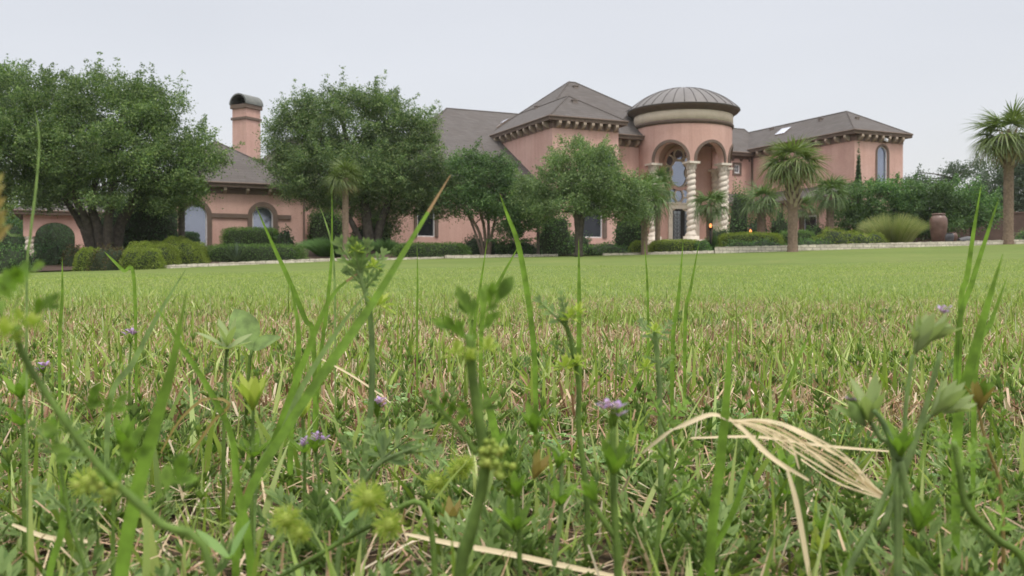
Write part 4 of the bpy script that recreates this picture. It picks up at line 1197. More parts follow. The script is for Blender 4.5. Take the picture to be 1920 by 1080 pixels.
shrub('low_shrub', 'low shrub at the foot of the tallest palm', 'shrub', 1895, 1990, 436, 52, G_SHRUB, e=2.4, leaf=.1, lump=.15, rough_out=.2)
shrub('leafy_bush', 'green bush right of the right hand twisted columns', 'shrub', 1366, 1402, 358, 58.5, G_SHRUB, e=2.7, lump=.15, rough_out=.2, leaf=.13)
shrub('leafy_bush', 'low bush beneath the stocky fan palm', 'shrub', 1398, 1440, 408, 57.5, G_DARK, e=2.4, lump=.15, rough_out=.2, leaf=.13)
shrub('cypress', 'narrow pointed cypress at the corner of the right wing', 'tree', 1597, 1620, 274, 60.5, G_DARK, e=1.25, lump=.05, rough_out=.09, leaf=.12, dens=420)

def grass_mound(name, label, px0, px1, pyt, Y, m, n, wid, cat='grass', spread=.75, plume=0):
    sc = Y / F; c = P((px0 + px1) / 2, pyt, Y); zb = gz(c.x, Y); a = (px1 - px0) / 2 * sc; h = c.z - zb
    b = MB()
    for i in range(n):
        az = R.uniform(0, 2 * PI); q = math.sqrt(R.random()); hh = h * R.uniform(.75, 1.05) * (1 - .35 * q * q); o = Vector((c.x + math.cos(az) * a * .4 * q, Y + math.sin(az) * a * .4 * q, zb))
        tip = Vector((c.x + math.cos(az) * a * q * 1.05, Y + math.sin(az) * a * q, zb + hh)); mid = o.lerp(tip, .55) + Vector((0, 0, hh * .22 * q))
        pts = crv([o, mid, tip], 5); b.ribbon(pts, [wid * (1 - .85 * (k / 5) ** 1.5) for k in range(6)], Vector((math.cos(az + 1.5), math.sin(az + 1.5), .3)))
    return tag(b.build(name, m), label, cat)
grass_mound('fountain_grass', 'large pale green fountain grass clump left of the tall brown urn', 1608, 1738, 397, 52.5, G_PAMP, 2400, .022)
grass_mound('mondo_grass', 'soft green grassy clump at the foot of the slim palm', 556, 700, 443, 49.0, G_MONDO, 1800, .03)
grass_mound('mondo_grass', 'grassy clump on the right of the oak trunk', 690, 752, 446, 50.0, G_MONDO, 800, .03)
grass_mound('mondo_grass', 'grassy clump behind the small post light near the columns', 1318, 1352, 438, 53.0, G_MONDO, 500, .03)
shrub('low_foliage', 'dark low foliage between the dark arched window hedge and the crape myrtle', 'shrub', 860, 945, 448, 50.6, G_DARK, e=2.4, lump=.16, rough_out=.25, leaf=.11)
shrub('low_foliage', 'low dark foliage behind the single trunk tree', 'shrub', 1050, 1110, 440, 51.5, G_DARK, e=2.4, lump=.16, rough_out=.25, leaf=.11)
shrub('low_foliage', 'tangled foliage right of the front door palm', 'shrub', 1325, 1370, 430, 55.5, G_SHRUB, e=2.4, lump=.16, rough_out=.25, leaf=.11, depth=.5)
shrub('low_foliage', 'leafy bush between the two tone palm and the low window', 'shrub', 1440, 1480, 400, 56.5, G_SHRUB, e=2.4, lump=.16, rough_out=.25, leaf=.12)
shrub('low_foliage', 'leafy bush under the low window of the right wing', 'shrub', 1500, 1556, 426, 55.5, G_SHRUB, e=2.4, lump=.16, rough_out=.25, leaf=.11, depth=.6)
# spiky rosette
b = MB(); c = P(444, 480, 45.3); c.z = gz(c.x, 45.3)
for i in range(70):
    az = i * 2.4; el = math.radians(R.uniform(15, 85)); d = Vector((math.cos(az) * math.cos(el), math.sin(az) * math.cos(el), math.sin(el)))
    b.lance(c, d, Vector((-d.x * d.z, -d.y * d.z, 1)), R.uniform(1.0, 1.45), .05, 4, bend=.1, fold=.4, peak=.25)
tag(b.build('yucca', G_BLUE), 'spiky grey green yucca rosette in front of the clipped dark hedge', 'plant')

# --- jars, garden wall, post lights, stones
M_jar = solid('glazed_brown', (.115, .062, .045), (.20, .12, .09), scale=2.5, rough=.4, spec=.5, bump=.1)
M_jar2 = solid('glazed_grey', (.085, .085, .09), (.12, .12, .12), scale=3, rough=.5)
def jar(label, px, pyb, pyt, wpx, Y, m, name='urn', tilt=None, prof=None):
    sc = Y / F; c = P(px, pyb, Y); h = (pyb - pyt) * sc; r = wpx / 2 * sc; zg = gz(c.x, Y) + .05
    root = empty(name, (c.x, Y, zg), label, 'urn')
    prof = prof or [(.55, 0), (.62, .02), (.80, .25), (.96, .55), (1.0, .72), (.95, .84), (.78, .92), (.66, .95), (.70, .985), (.70, 1.0), (.58, 1.0), (.58, .93), (.0, .9)]
    b = MB(); b.lathe([(max(.001, q[0]) * r, q[1] * h) for q in prof], (0, 0, 0), 28)
    o = b.build('urn_body', m, root)
    b = MB(); b.lathe([(r * prof[-4][0] * 1.02, h * .965), (r * prof[-4][0] * 1.10, h * .985), (r * prof[-4][0] * 1.02, h * 1.012), (r * prof[-4][0] * .8, h * 1.01)], (0, 0, 0), 28); r2 = b.build('rim', m, root)
    if tilt: root.rotation_euler = tilt; root.location.z += r * .9
    return root
jar('tall brown glazed urn standing before the garden wall', 1759, 446, 388, 32, 54.5, M_jar)
jar('small brown urn just right of the tall urn', 1786, 436, 414, 17, 55.5, M_jar)
jar('dark urn lying on its side by the small urns', 1797, 446, 414, 15, 54.8, M_jar2, tilt=(0, math.radians(86), math.radians(20)))
jar('small grey urn in front of the lying dark urn', 1780, 447, 425, 16, 53.6, M_jar2)
M_gw = solid('garden_wall', (.115, .075, .058), (.08, .054, .042), scale=1.5, rough=.95, bump=.4, bscale=20)  # brown darkened all over: the shade of the tree is put into the colour
g0, g1 = P(1690, 400, 60.5), P(2080, 400, 60.5)
b = MB(); b.box((g0.x, 60.5, gz(g0.x, 60) - .3), (g1.x, 60.8, g0.z)); b.box((g0.x - .05, 60.45, g0.z + .003), (g1.x, 60.85, g0.z + .1))
tag(b.build('garden_wall', M_gw, smooth=False), 'low brown garden wall behind the urns and the tallest palm', 'wall')
M_flame, t_, bs_, o_ = mat('warm_lamp')
bs_.inputs['Base Color'].default_value = (.9, .35, .1, 1); bs_.inputs['Emission Color'].default_value = (1, .33, .10, 1); bs_.inputs['Emission Strength'].default_value = 2.2
def post_light(label, px, pyt, Y, post=True):
    c = P(px, pyt, Y); zb = gz(c.x, Y); root = empty('post_light', (c.x, Y, zb), label, 'lamp', 'warm garden post lights')
    b = MB(); b.tube([(0, 0, 0), (0, 0, c.z - zb - .15)], .05, 8); b.lathe([(.05, 0), (.12, .05), (.13, .08)], (0, 0, c.z - zb - .22), 10); b.build('post', M_black, root)
    b = MB(); b.lathe([(.02, -.11), (.06, -.08), (.07, 0), (.06, .08), (.02, .12)], (0, 0, c.z - zb), 10); b.build('lamp_glow', M_flame, root)
    b = MB(); b.lathe([(.15, .13), (.08, .2), (.01, .25)], (0, 0, c.z - zb), 10)
    for k in range(4): b.tube([(.11 * math.cos(k * PI / 2), .11 * math.sin(k * PI / 2), c.z - zb - .14), (.11 * math.cos(k * PI / 2), .11 * math.sin(k * PI / 2), c.z - zb + .14)], .008, 4)
    b.build('lamp_cage', M_black, root)
post_light('glowing orange post light right of the front door', 1332, 423, 52.6)
post_light('glowing orange post light above the yellow topped hedge', 1407, 434, 54)

# far belt of woodland, seen only as a mass where the house leaves a gap
def far_wood(name, x0, x1, Y, zt, label):
    n = int((x1 - x0) * 2.2); cx = NR.uniform(x0, x1, n); cy = Y + NR.uniform(-4, 4, n); top = zt * (.75 + .25 * np.sin(cx * .35) * np.sin(cx * .13 + 1)); cz = 1.5 + top * NR.random(n) ** .7
    idx = np.repeat(np.arange(n), 40); off = NR.normal(size=(len(idx), 3)) * np.array([.9, .9, .7])
    C = np.stack([cx, cy, cz], 1)[idx] + off; V, Q = leaf_quads(C, unit(len(idx)), .4 * NR.uniform(.6, 1.3, len(idx)), .22)
    tag(quads_obj(name, V, Q, G_SHRUB), label, 'woodland', kind='stuff')
far_wood('far_woods', 34, 190, 150, 8, 'far belt of trees beyond the garden wall')
far_wood('far_woods', -190, -28, 150, 9, 'far belt of trees beyond the porch')
# ------------------------------------------------------------------ turf: blades, clippings, low weeds
G_BLADE = leafy('grass_blade', [(.10, .15, .025), (.21, .30, .05), (.32, .41, .08), (.14, .21, .035), (.46, .52, .19), (.25, .345, .09)], trans=.36, rough=.45, spec=.35)
G_TURF = leafy('turf_blade', [(0.178, 0.260, 0.069), (0.277, 0.356, 0.096), (0.376, 0.434, 0.138), (0.475, 0.495, 0.206)], trans=.4, rough=.6)
G_STRAW = leafy('dry_stubble', [(.16, .09, .05), (.42, .30, .17), (.60, .48, .31), (.30, .16, .095), (.52, .35, .23), (.68, .58, .42), (.22, .13, .08)], trans=.12, rough=.8)
G_BROWN = leafy('dead_stem', [(0.0910, 0.0468, 0.0312), (0.1690, 0.0884, 0.0520), (0.2600, 0.1430, 0.0845), (0.1170, 0.0650, 0.0455)], trans=.05, rough=.8)
G_WEED = leafy('weed_leaf', [(.08, .14, .035), (.15, .24, .055), (.25, .34, .09), (.11, .19, .04), (.32, .40, .12)], trans=.32, rough=.6)
G_WEED2 = leafy('feathery_leaf', [(.08, .14, .035), (.14, .215, .06), (.22, .30, .10), (.11, .18, .045), (.28, .36, .14)], trans=.3, rough=.7)
G_CLOV = leafy('round_leaf', [(0.141, 0.250, 0.080), (0.202, 0.330, 0.107), (0.282, 0.410, 0.134)], trans=.35, rough=.5)
G_HERO = leafy('fresh_leaf', [(.11, .20, .03), (.155, .26, .042), (.21, .32, .06)], trans=.42, rough=.6, spec=.2, clump=.32, cscale=80)
G_HEROD = leafy('deep_green_stem', [(.095, .16, .035), (.125, .195, .045)], trans=.15, rough=.6, spec=.15, clump=.35, cscale=90)
G_HEROB = leafy('blue_green_leaf', [(.15, .23, .09), (.20, .285, .11), (.26, .34, .14)], trans=.4, rough=.65, spec=.15, clump=.3, cscale=80)
G_DEEP = leafy('deep_leaf', [(.06, .115, .03), (.09, .16, .04), (.13, .20, .05)], trans=.3, rough=.6, clump=.25, cscale=60)
G_PALEL = leafy('pale_leaf', [(.26, .34, .14), (.33, .40, .18), (.38, .44, .22)], trans=.4, rough=.65)
G_BUD = leafy('yellow_green_bud', [(0.291, 0.390, 0.073), (0.400, 0.471, 0.098), (0.510, 0.536, 0.146)], trans=.4, rough=.6)
G_PALE = leafy('pale_bristle', [(.34, .40, .22), (.42, .46, .30), (.50, .52, .36)], trans=.4)
G_LILAC = leafy('lilac_petal', [(.46, .29, .60), (.56, .40, .70), (.40, .24, .55)], trans=.4)
G_GOLD = leafy('withered_leaf', [(.40, .30, .12), (.30, .22, .08), (.26, .24, .07)], trans=.35)
G_TIP = leafy('dry_tip', [(.30, .18, .08), (.36, .25, .13)], trans=.2)
G_CREAM = leafy('bleached_straw', [(.56, .45, .27), (.66, .55, .36), (.48, .37, .21)], trans=.2, rough=.6)

def blade_field(name, n, sampler, h, w, lean, m, K=3, label=None, curl=.5, zoff=0.0, cutp=0.0):
    xy = sampler(n); n = len(xy)
    az = NR.uniform(0, 2 * PI, n); ln = np.abs(NR.normal(0, lean, n)); H = h(n, xy); Wd = w * NR.uniform(.6, 1.35, n) * np.sqrt(H / H.mean())
    bz = ground(xy[:, 0], xy[:, 1]) - .003 + zoff
    dirx, diry = np.cos(az), np.sin(az); fa = NR.uniform(0, 2 * PI, n)
    sx_, sy_ = np.cos(fa), np.sin(fa)
    V = np.zeros((n, (K + 1) * 2, 3), np.float32)
    cut = NR.random(n) < cutp
    for k in range(K + 1):
        t = k / K
        bend = ln * (t + curl * t * t)
        vert = H * t * (1 - .28 * np.clip(ln, 0, 1.4) * t)
        off = bend * H
        ww = Wd * .5 * np.where(cut, 1 - .35 * t, (1 - t ** 2.2) + .04) * (.75 if k == 0 else 1)
        cx, cy, cz = xy[:, 0] + dirx * off, xy[:, 1] + diry * off, bz + np.maximum(vert, .001)
        V[:, 2 * k] = np.stack([cx - sx_ * ww, cy - sy_ * ww, cz], 1); V[:, 2 * k + 1] = np.stack([cx + sx_ * ww, cy + sy_ * ww, cz], 1)
    base = np.arange(n)[:, None, None] * (K + 1) * 2
    q = np.array([[2 * k, 2 * k + 1, 2 * k + 3, 2 * k + 2] for k in range(K)])[None]
    o = quads_obj(name, V, (base + q).reshape(-1, 4), m, smooth=True)
    return tag(o, label, 'grass', kind='stuff')

def wedge(y0, y1, power=1.0, half=.64, pad=.25):
    """Sample a ground wedge in front of the camera, uniform per area when power = 1."""
    def f(n):
        u = NR.random(n); e = 1 + power
        y = (y0 ** e + (y1 ** e - y0 ** e) * u) ** (1 / e)
        return np.stack([NR.uniform(-1, 1, n) * (half * y + pad), y], 1)
    return f
def fade(y0, sc, half=.64, pad=.25):
    def f(n):
        y = y0 + np.abs(NR.normal(0, sc, n)) * NR.uniform(.5, 1.2, n)
        return np.stack([NR.uniform(-1, 1, n) * (half * y + pad), y], 1)
    return f
def patchy(f, scale, thr, seed, soft=.25):
    def g(n):
        xy = f(int(n * 2.0)); a = np.zeros(len(xy)); r = np.random.default_rng(seed)
        for i in range(7):
            k = r.normal(size=2) * scale * (1 + .45 * i); a += np.sin(xy @ k + r.uniform(0, 6)) / (1 + .35 * i)
        return xy[a / 2.2 + NR.normal(0, soft, len(xy)) > thr][:n]
    return g
hh = lambda a, b: (lambda n, xy: NR.uniform(a, b, n))
def hmix(a, b, tail, p):
    return lambda n, xy: np.where(NR.random(n) < p, NR.uniform(b, tail, n), NR.uniform(a, b, n))
# straw thatch and brown stubble, densest one to three metres out and thinning towards the lawn
blade_field('dry_thatch', 30000, wedge(.28, 2.0, .5), hh(.010, .040), .0015, 1.4, G_STRAW, K=2, label='bleached clippings lying between the near grass blades', cutp=.6)
blade_field('dry_thatch', 72000, patchy(fade(.9, 2.3), 1.9, -.45, 3, .35), hh(.014, .044), .0026, .8, G_STRAW, K=2, label='tan mown stubble patches a few steps from the camera', cutp=.7)
blade_field('dead_stems', 10000, patchy(fade(.8, 2.2), 2.2, -.3, 5), hh(.012, .045), .0020, .5, G_BROWN, K=2, label='brown dead stems standing in the near turf', cutp=.8)
# green turf
blade_field('near_grass', 25000, wedge(.28, 1.8, .55), hmix(.015, .036, .075, .09), .0026, .55, G_BLADE, K=4, label='fresh green grass blades among the near weeds')
blade_field('mid_grass', 84000, patchy(fade(1.0, 3.4), 1.4, -.6, 9, .4), hmix(.014, .036, .075, .13), .0035, .45, G_BLADE, K=3, label='fresh mown grass beyond the weeds')
blade_field('far_grass', 90000, wedge(3.0, 26.0, .40, pad=.6), hmix(.02, .038, .075, .04), .0075, .5, G_TURF, K=2, label='short mown turf of the open lawn')
blade_field('seed_stalks', 420, wedge(.9, 9.0, .9), hh(.09, .16), .0022, .25, G_BLADE, K=5, label='scattered thin taller blades missed by the mower', curl=.8)
blade_field('seed_stalks', 900, wedge(1.5, 9.0, .9), hh(.05, .10), .0022, .3, G_PALE, K=4, label='pale thin seed stalks standing above the turf', curl=.8)

def flank(n):
    y = NR.uniform(-.6, 4.5, n); sg = np.where(NR.random(n) < .5, -1, 1)
    return np.stack([sg * (.64 * np.maximum(y, 0) + .22 + 1.7 * NR.random(n) ** 1.2), y], 1)
blade_field('dry_thatch', 22000, flank, hh(.012, .04), .0030, .9, G_STRAW, K=2, label='tan stubble to either side of the camera', cutp=.7)
blade_field('mid_grass', 24000, flank, hmix(.018, .042, .08, .08), .0040, .45, G_BLADE, K=3, label='mown grass to either side of the camera')
# small weeds: a few template plants scattered as ground cover
def tmpl_madder(h, col=0):
    b = MB(); top = Vector((R.uniform(-.3, .3) * h, R.uniform(-.3, .3) * h, h)); st = crv([(0, 0, 0), top * .5 + Vector((R.uniform(-.1, .1) * h, 0, 0)), top], 8)
    for i in range(8): b.ribbon([st[i], st[i + 1]], [.0022, .0020], Vector((0, -1, 0)), fold=.3)
    for k, q in enumerate((2, 4, 6, 8)):
        n = 6
        for j in range(n):
            a = 2 * PI * j / n + k; el = .25 + .28 * k
            b.lance(st[q], Vector((math.cos(a), math.sin(a), math.tan(min(1.2, el)))), Vector((-math.cos(a), -math.sin(a), 1.2)), R.uniform(.013, .019), .0052, 4, bend=-.12, fold=.35)
    return b
def pinnate(b, base, d, nrm, L, pairs, W, mi=0, lob=2, bend=.15, stemr=.0006, stem_mi=None):
    """A feathery divided leaf: rachis with pairs of lobed leaflets."""
    base = Vector(base); d = Vector(d).normalized(); nrm = Vector(nrm); side = d.cross(nrm).normalized(); up = side.cross(d)
    pt = lambda t: base + d * (L * t) - up * (bend * L * t * t)
    b.tube([pt(0), pt(.33), pt(.66), pt(.95)], [stemr * 1.4, stemr, stemr * .8, stemr * .4], 5, mi if stem_mi is None else stem_mi, cap=False)
    for k in range(pairs):
        t = .18 + .74 * (k / max(1, pairs - 1)) ** .9; ll = L * W * (1 - .5 * t)
        for sg in (-1, 1):
            ang = math.radians(52 - 22 * t); dd = d * math.cos(ang) + side * sg * math.sin(ang) + up * R.uniform(-.1, .15)
            o = pt(t)
            b.lance(o, dd, up, ll, ll * .27, 5, bend=R.uniform(-.05, .15), fold=.3, mi=mi, peak=.5)
            for q in range(lob):
                tt = .30 + .32 * q; oo = o + dd.normalized() * ll * tt
                for s2 in (-1, 1):
                    d2 = dd.normalized() + side * (s2 * .55) * (1 if True else 0) + d * (.15 * s2 * sg)
                    b.lance(oo, d2, up, ll * (.55 - .12 * q), ll * .17, 4, bend=.05, fold=.3, mi=mi, peak=.5)
    b.lance(pt(.93), d, up, L * W * .5, L * W * .16, 5, fold=.3, mi=mi, peak=.5)
    for s2 in (-1, 1): b.lance(pt(.90), d + side * s2 * .5, up, L * W * .42, L * W * .14, 4, fold=.3, mi=mi, peak=.5)
def tmpl_feather(n, L):
    b = MB()
    for i in range(n):
        a = i * 2.4 + R.uniform(-.3, .3); el = R.uniform(.5, 1.3)
        d = Vector((math.cos(a) * math.cos(el), math.sin(a) * math.cos(el), math.sin(el)))
        pinnate(b, (0, 0, 0), d, Vector((-d.x * d.z, -d.y * d.z, 1)), L * R.uniform(.7, 1.1), 5, .42, lob=1, bend=R.uniform(.1, .35))
    return b
def tmpl_clover(n, h):
    b = MB()
    for i in range(n):
        a = i * 2.4; top = Vector((math.cos(a) * h * R.uniform(.2, .8), math.sin(a) * h * R.uniform(.2, .8), h * R.uniform(.5, 1)))
        b.ribbon(crv([(0, 0, 0), top * .5 + Vector((0, 0, h * .15)), top], 4), [.0012] * 5, Vector((0, -1, .1)))
        for j in range(3):
            aa = a + j * 2.09; d = Vector((math.cos(aa), math.sin(aa), R.uniform(.0, .5)))
            b.lance(top, d, Vector((0, 0, 1)), .011, .0095, 5, bend=.1, fold=.25, peak=.6, tipw=.35)
    return b
def tmpl_rosette(n, L):
    b = MB()
    for i in range(n):
        a = i * 2.4; el = R.uniform(.2, 1.0); d = Vector((math.cos(a) * math.cos(el), math.sin(a) * math.cos(el), math.sin(el)))
        b.lance((0, 0, 0), d, Vector((-d.x, -d.y, 1.5)), L * R.uniform(.6, 1.1), L * .26, 6, bend=.15, fold=.3, peak=.6)
    return b
def scatter(name, temps, n, sampler, s0, s1, m, label, z=0.0):
    xy = sampler(n); n = len(xy); Vs = []; Qs = []; o = 0
    tv = [(np.array(t.v, np.float32), np.array([f if len(f) == 4 else (*f, f[-1]) for f in t.f], np.int32)) for t in temps]
    bz = ground(xy[:, 0], xy[:, 1])
    for i in range(n):
        v, f = tv[R.randrange(len(tv))]; a = R.uniform(0, 2 * PI); s_ = R.uniform(s0, s1); ca, sa = math.cos(a) * s_, math.sin(a) * s_
        tx, ty = R.uniform(-.25, .25), R.uniform(-.25, .25)
        w = np.stack([v[:, 0] * ca - v[:, 1] * sa + tx * v[:, 2] * s_ + xy[i, 0], v[:, 0] * sa + v[:, 1] * ca + ty * v[:, 2] * s_ + xy[i, 1], v[:, 2] * s_ + bz[i] + z], 1)
        Vs.append(w); Qs.append(f + o); o += len(v)
    me = quads_obj(name, np.concatenate(Vs), np.concatenate(Qs), m, smooth=True)
    return tag(me, label, 'weeds', kind='stuff')
TM = [tmpl_madder(h) for h in (.035, .045, .05, .06, .04)]
TF = [tmpl_feather(n, L) for n, L in ((5, .04), (6, .05), (4, .055), (7, .035))]
TC = [tmpl_clover(n, h) for n, h in ((5, .03), (7, .025), (4, .035))]
TR_ = [tmpl_rosette(n, L) for n, L in ((7, .03), (9, .024), (6, .038))]
scatter('low_madder', TM, 600, wedge(.30, 1.7, .5), .35, .85, G_WEED, 'mat of whorled low weeds in the near turf')
scatter('feathery_weeds', TF, 980, wedge(.29, 1.5, .35), .40, .95, G_WEED2, 'mat of feathery divided weed leaves in the near turf')
scatter('clover_patch', TC, 50, wedge(.32, 1.3, .5), .55, .95, G_CLOV, 'clover leaves low in the near turf')
scatter('leaf_rosettes', TR_, 300, wedge(.5, 3.2, .8), .35, .7, G_WEED, 'small flat leaf rosettes among the stubble')
TN = [tmpl_madder(h) for h in (.055, .065, .075)]; TNF = [tmpl_feather(n, L) for n, L in ((5, .065), (6, .075))]
scatter('feathery_weeds', TNF, 12, wedge(.27, .62, .4, half=.6, pad=.05), .42, .62, G_WEED2, 'taller feathery weeds close to the camera')
scatter('feathery_weeds', TF, 260, wedge(1.3, 3.5, .7), .6, 1.0, G_WEED2, 'feathery weed leaves farther out among the stubble')

# ------------------------------------------------------------------ the grass blades and weeds one can point to
def drop(v):
    return Vector((v.x, v.y, gz(v.x, v.y) - .005))
def grass_blade(label, pts, wpx, Y, m=None, Y1=None, tip=False, face=None, fold=.34, name='grass_shoot', group='tall grass blades'):
    """pts run from the root to the tip in picture positions; Y..Y1 is the depth from root to tip."""
    Y1 = Y1 or Y; n = len(pts)
    w3 = [P(x, y, Y + (Y1 - Y) * i / (n - 1)) for i, (x, y) in enumerate(pts)]
    if w3[0].z > gz(w3[0].x, w3[0].y) + .004:
        w3 = [drop(w3[0] + (w3[0] - w3[1]) * .15)] + w3
    k = 30; cv = crv(w3, k); W0 = wpx / F * Y * .8
    ws = [W0 * min(1, .7 + t * 1.2) * (1 - max(0, (t - .45) / .55) ** 1.8 * .93) for t in (i / k for i in range(k + 1))]
    nr = face or Vector((R.uniform(-.35, .35), -1, .25))
    b = MB(); b.ribbon(cv, ws, nr, fold=fold, tipmi=1 if tip else None)
    return tag(b.build(name, [m or G_HERO, G_TIP]), label, 'grass', group)
GB_ = grass_blade
GB_('broad grass blade with a withered brown tip leaning right across the oak', [(455, 960), (560, 770), (640, 655), (700, 568), (775, 445), (845, 328)], 25, .40, tip=True, Y1=.42)
GB_('blunt blade leaning left with its tip over the small arched window', [(588, 640), (572, 598), (540, 520), (510, 455), (480, 386)], 12, .72)
GB_('straight upright blade crossing the vine beside the left wing', [(596, 720), (612, 590), (622, 480), (623, 350)], 10, .74)
GB_('thin arched blade just left of the straight upright one', [(628, 560), (624, 470), (612, 420), (598, 383)], 5, .85, m=G_HEROB)
GB_('slender blade leaning left in front of the crape myrtle', [(1003, 690), (990, 560), (972, 460), (952, 405), (937, 364)], 13, .66)
GB_('short pointed blade crossing the slender one before the crape myrtle', [(905, 590), (935, 530), (978, 452)], 10, .8)
GB_('broad dark blade at the left leaning right, widest near its middle', [(225, 1100), (255, 930), (290, 800), (322, 690), (350, 545)], 34, .32)
GB_('pale out of focus blade leaning right behind the broad dark blade', [(205, 760), (250, 680), (300, 585), (348, 506)], 15, .55, m=G_HEROB)
GB_('narrow blade leaning left across the broad dark blade', [(440, 850), (400, 745), (340, 650), (286, 562)], 14, .5)
GB_('very thin serrated seed stalk rising highest at the left edge', [(50, 560), (58, 440), (70, 340), (75, 255), (62, 180)], 6, .42, m=G_HEROB)
GB_('upright blade at the right edge with a blunt tip, taller of the close pair', [(1800, 590), (1812, 520), (1825, 430), (1839, 346)], 13, .62)
GB_('upright blade at the right edge with a blunt tip, lower of the close pair', [(1795, 640), (1822, 530), (1850, 440), (1872, 372)], 12, .62)
GB_('broad bright blade at the right edge with a sharp point', [(1795, 800), (1815, 700), (1845, 590), (1880, 476)], 27, .42)
GB_('narrow blade just right of the broad bright one at the right edge', [(1830, 690), (1860, 600), (1888, 520)], 12, .5)
GB_('straight dark blade standing before the bleached straw', [(1335, 1010), (1352, 860), (1364, 730), (1371, 602)], 23, .40)
GB_('stubby dark stalk right of the middle of the bleached straw', [(1510, 1010), (1500, 900), (1492, 760)], 19, .42, m=G_HEROD)
GB_('curved blade rising from the bottom right towards the straw', [(1310, 1090), (1375, 960), (1400, 880), (1440, 760)], 16, .42)
GB_('upright thin blade right of the white framed dark window', [(1086, 640), (1086, 550), (1085, 448)], 11, .8)
GB_('thin blade in front of the entrance steps', [(1262, 640), (1272, 560), (1281, 452)], 10, .85)
GB_('short yellowish blade leaning right before the entrance hedge', [(1285, 600), (1295, 540), (1311, 452)], 8, .9)
GB_('thin blade leaning left below the boxwood ball', [(1215, 600), (1213, 520), (1208, 452)], 6, 1.0)
GB_('short pale tipped blade below the rusty shrub at the left', [(112, 640), (117, 560), (117, 482)], 9, .75)
GB_('curled blade lying towards the left before the pale edging', [(252, 528), (232, 508), (212, 488), (196, 472)], 8, .9)
GB_('wide arching blade with a dry cream tip behind the feathery weed', [(455, 960), (505, 850), (565, 690), (620, 560), (680, 505)], 17, .46, tip=True)
GB_('dark leaning blade left of the feathery weed in the middle', [(480, 900), (530, 810), (570, 720), (640, 610), (690, 545)], 16, .45, m=G_HEROB)
GB_('bright upright blade left of the central weed, tip over the lawn', [(545, 800), (560, 640), (545, 530)], 14, .6)
GB_('thin blade standing alone on the lawn left of the crape myrtle', [(782, 600), (783, 530), (782, 462)], 5, 1.0)
GB_('thin blade leaning right below the crape myrtle trunks', [(890, 610), (900, 540), (914, 448)], 7, .95)
GB_('leaning blade at lower right by the thick stem', [(1575, 1090), (1620, 1010), (1690, 905)], 14, .38)
GB_('broad blade low at the left bottom corner', [(90, 1090), (118, 980), (110, 860), (88, 800)], 20, .36)
GB_('broad green blade in the lower left between the round leaves', [(470, 1090), (462, 1000), (440, 890), (432, 800)], 20, .38)
GB_('blade leaning left behind the flowering weed', [(960, 960), (925, 800), (900, 700)], 20, .6)
GB_('lone blade leaning right above the stubble', [(1150, 800), (1200, 700), (1235, 600)], 9, .7)
GB_('bright narrow blade left of the flowering weed', [(1450, 800), (1490, 690), (1530, 600)], 9, .7)
GB_('horizontal thin stalk crossing the left edge', [(-30, 441), (20, 441), (44, 442)], 4, .30, m=G_HEROB, name='seed_stalk', group=None)
b = MB(); c0 = P(-8, 372, .22); b.ribbon([drop(c0 + Vector((-.01, 0, 0))), P(-14, 700, .22), P(-12, 450, .22), P(-6, 385, .22)], [.0016] * 4, Vector((0, -1, 0)))
for i in range(26):
    b.lance(P(-8, 350 + i * 4.4, .22), Vector((R.uniform(-1, 1), R.uniform(-1, 1), .9)), Vector((0, -1, .2)), .0045, .0016, 3, fold=.3)
tag(b.build('grass_seed_spike', G_GOLD), 'blurred straw yellow seed head cut by the left edge', 'grass')

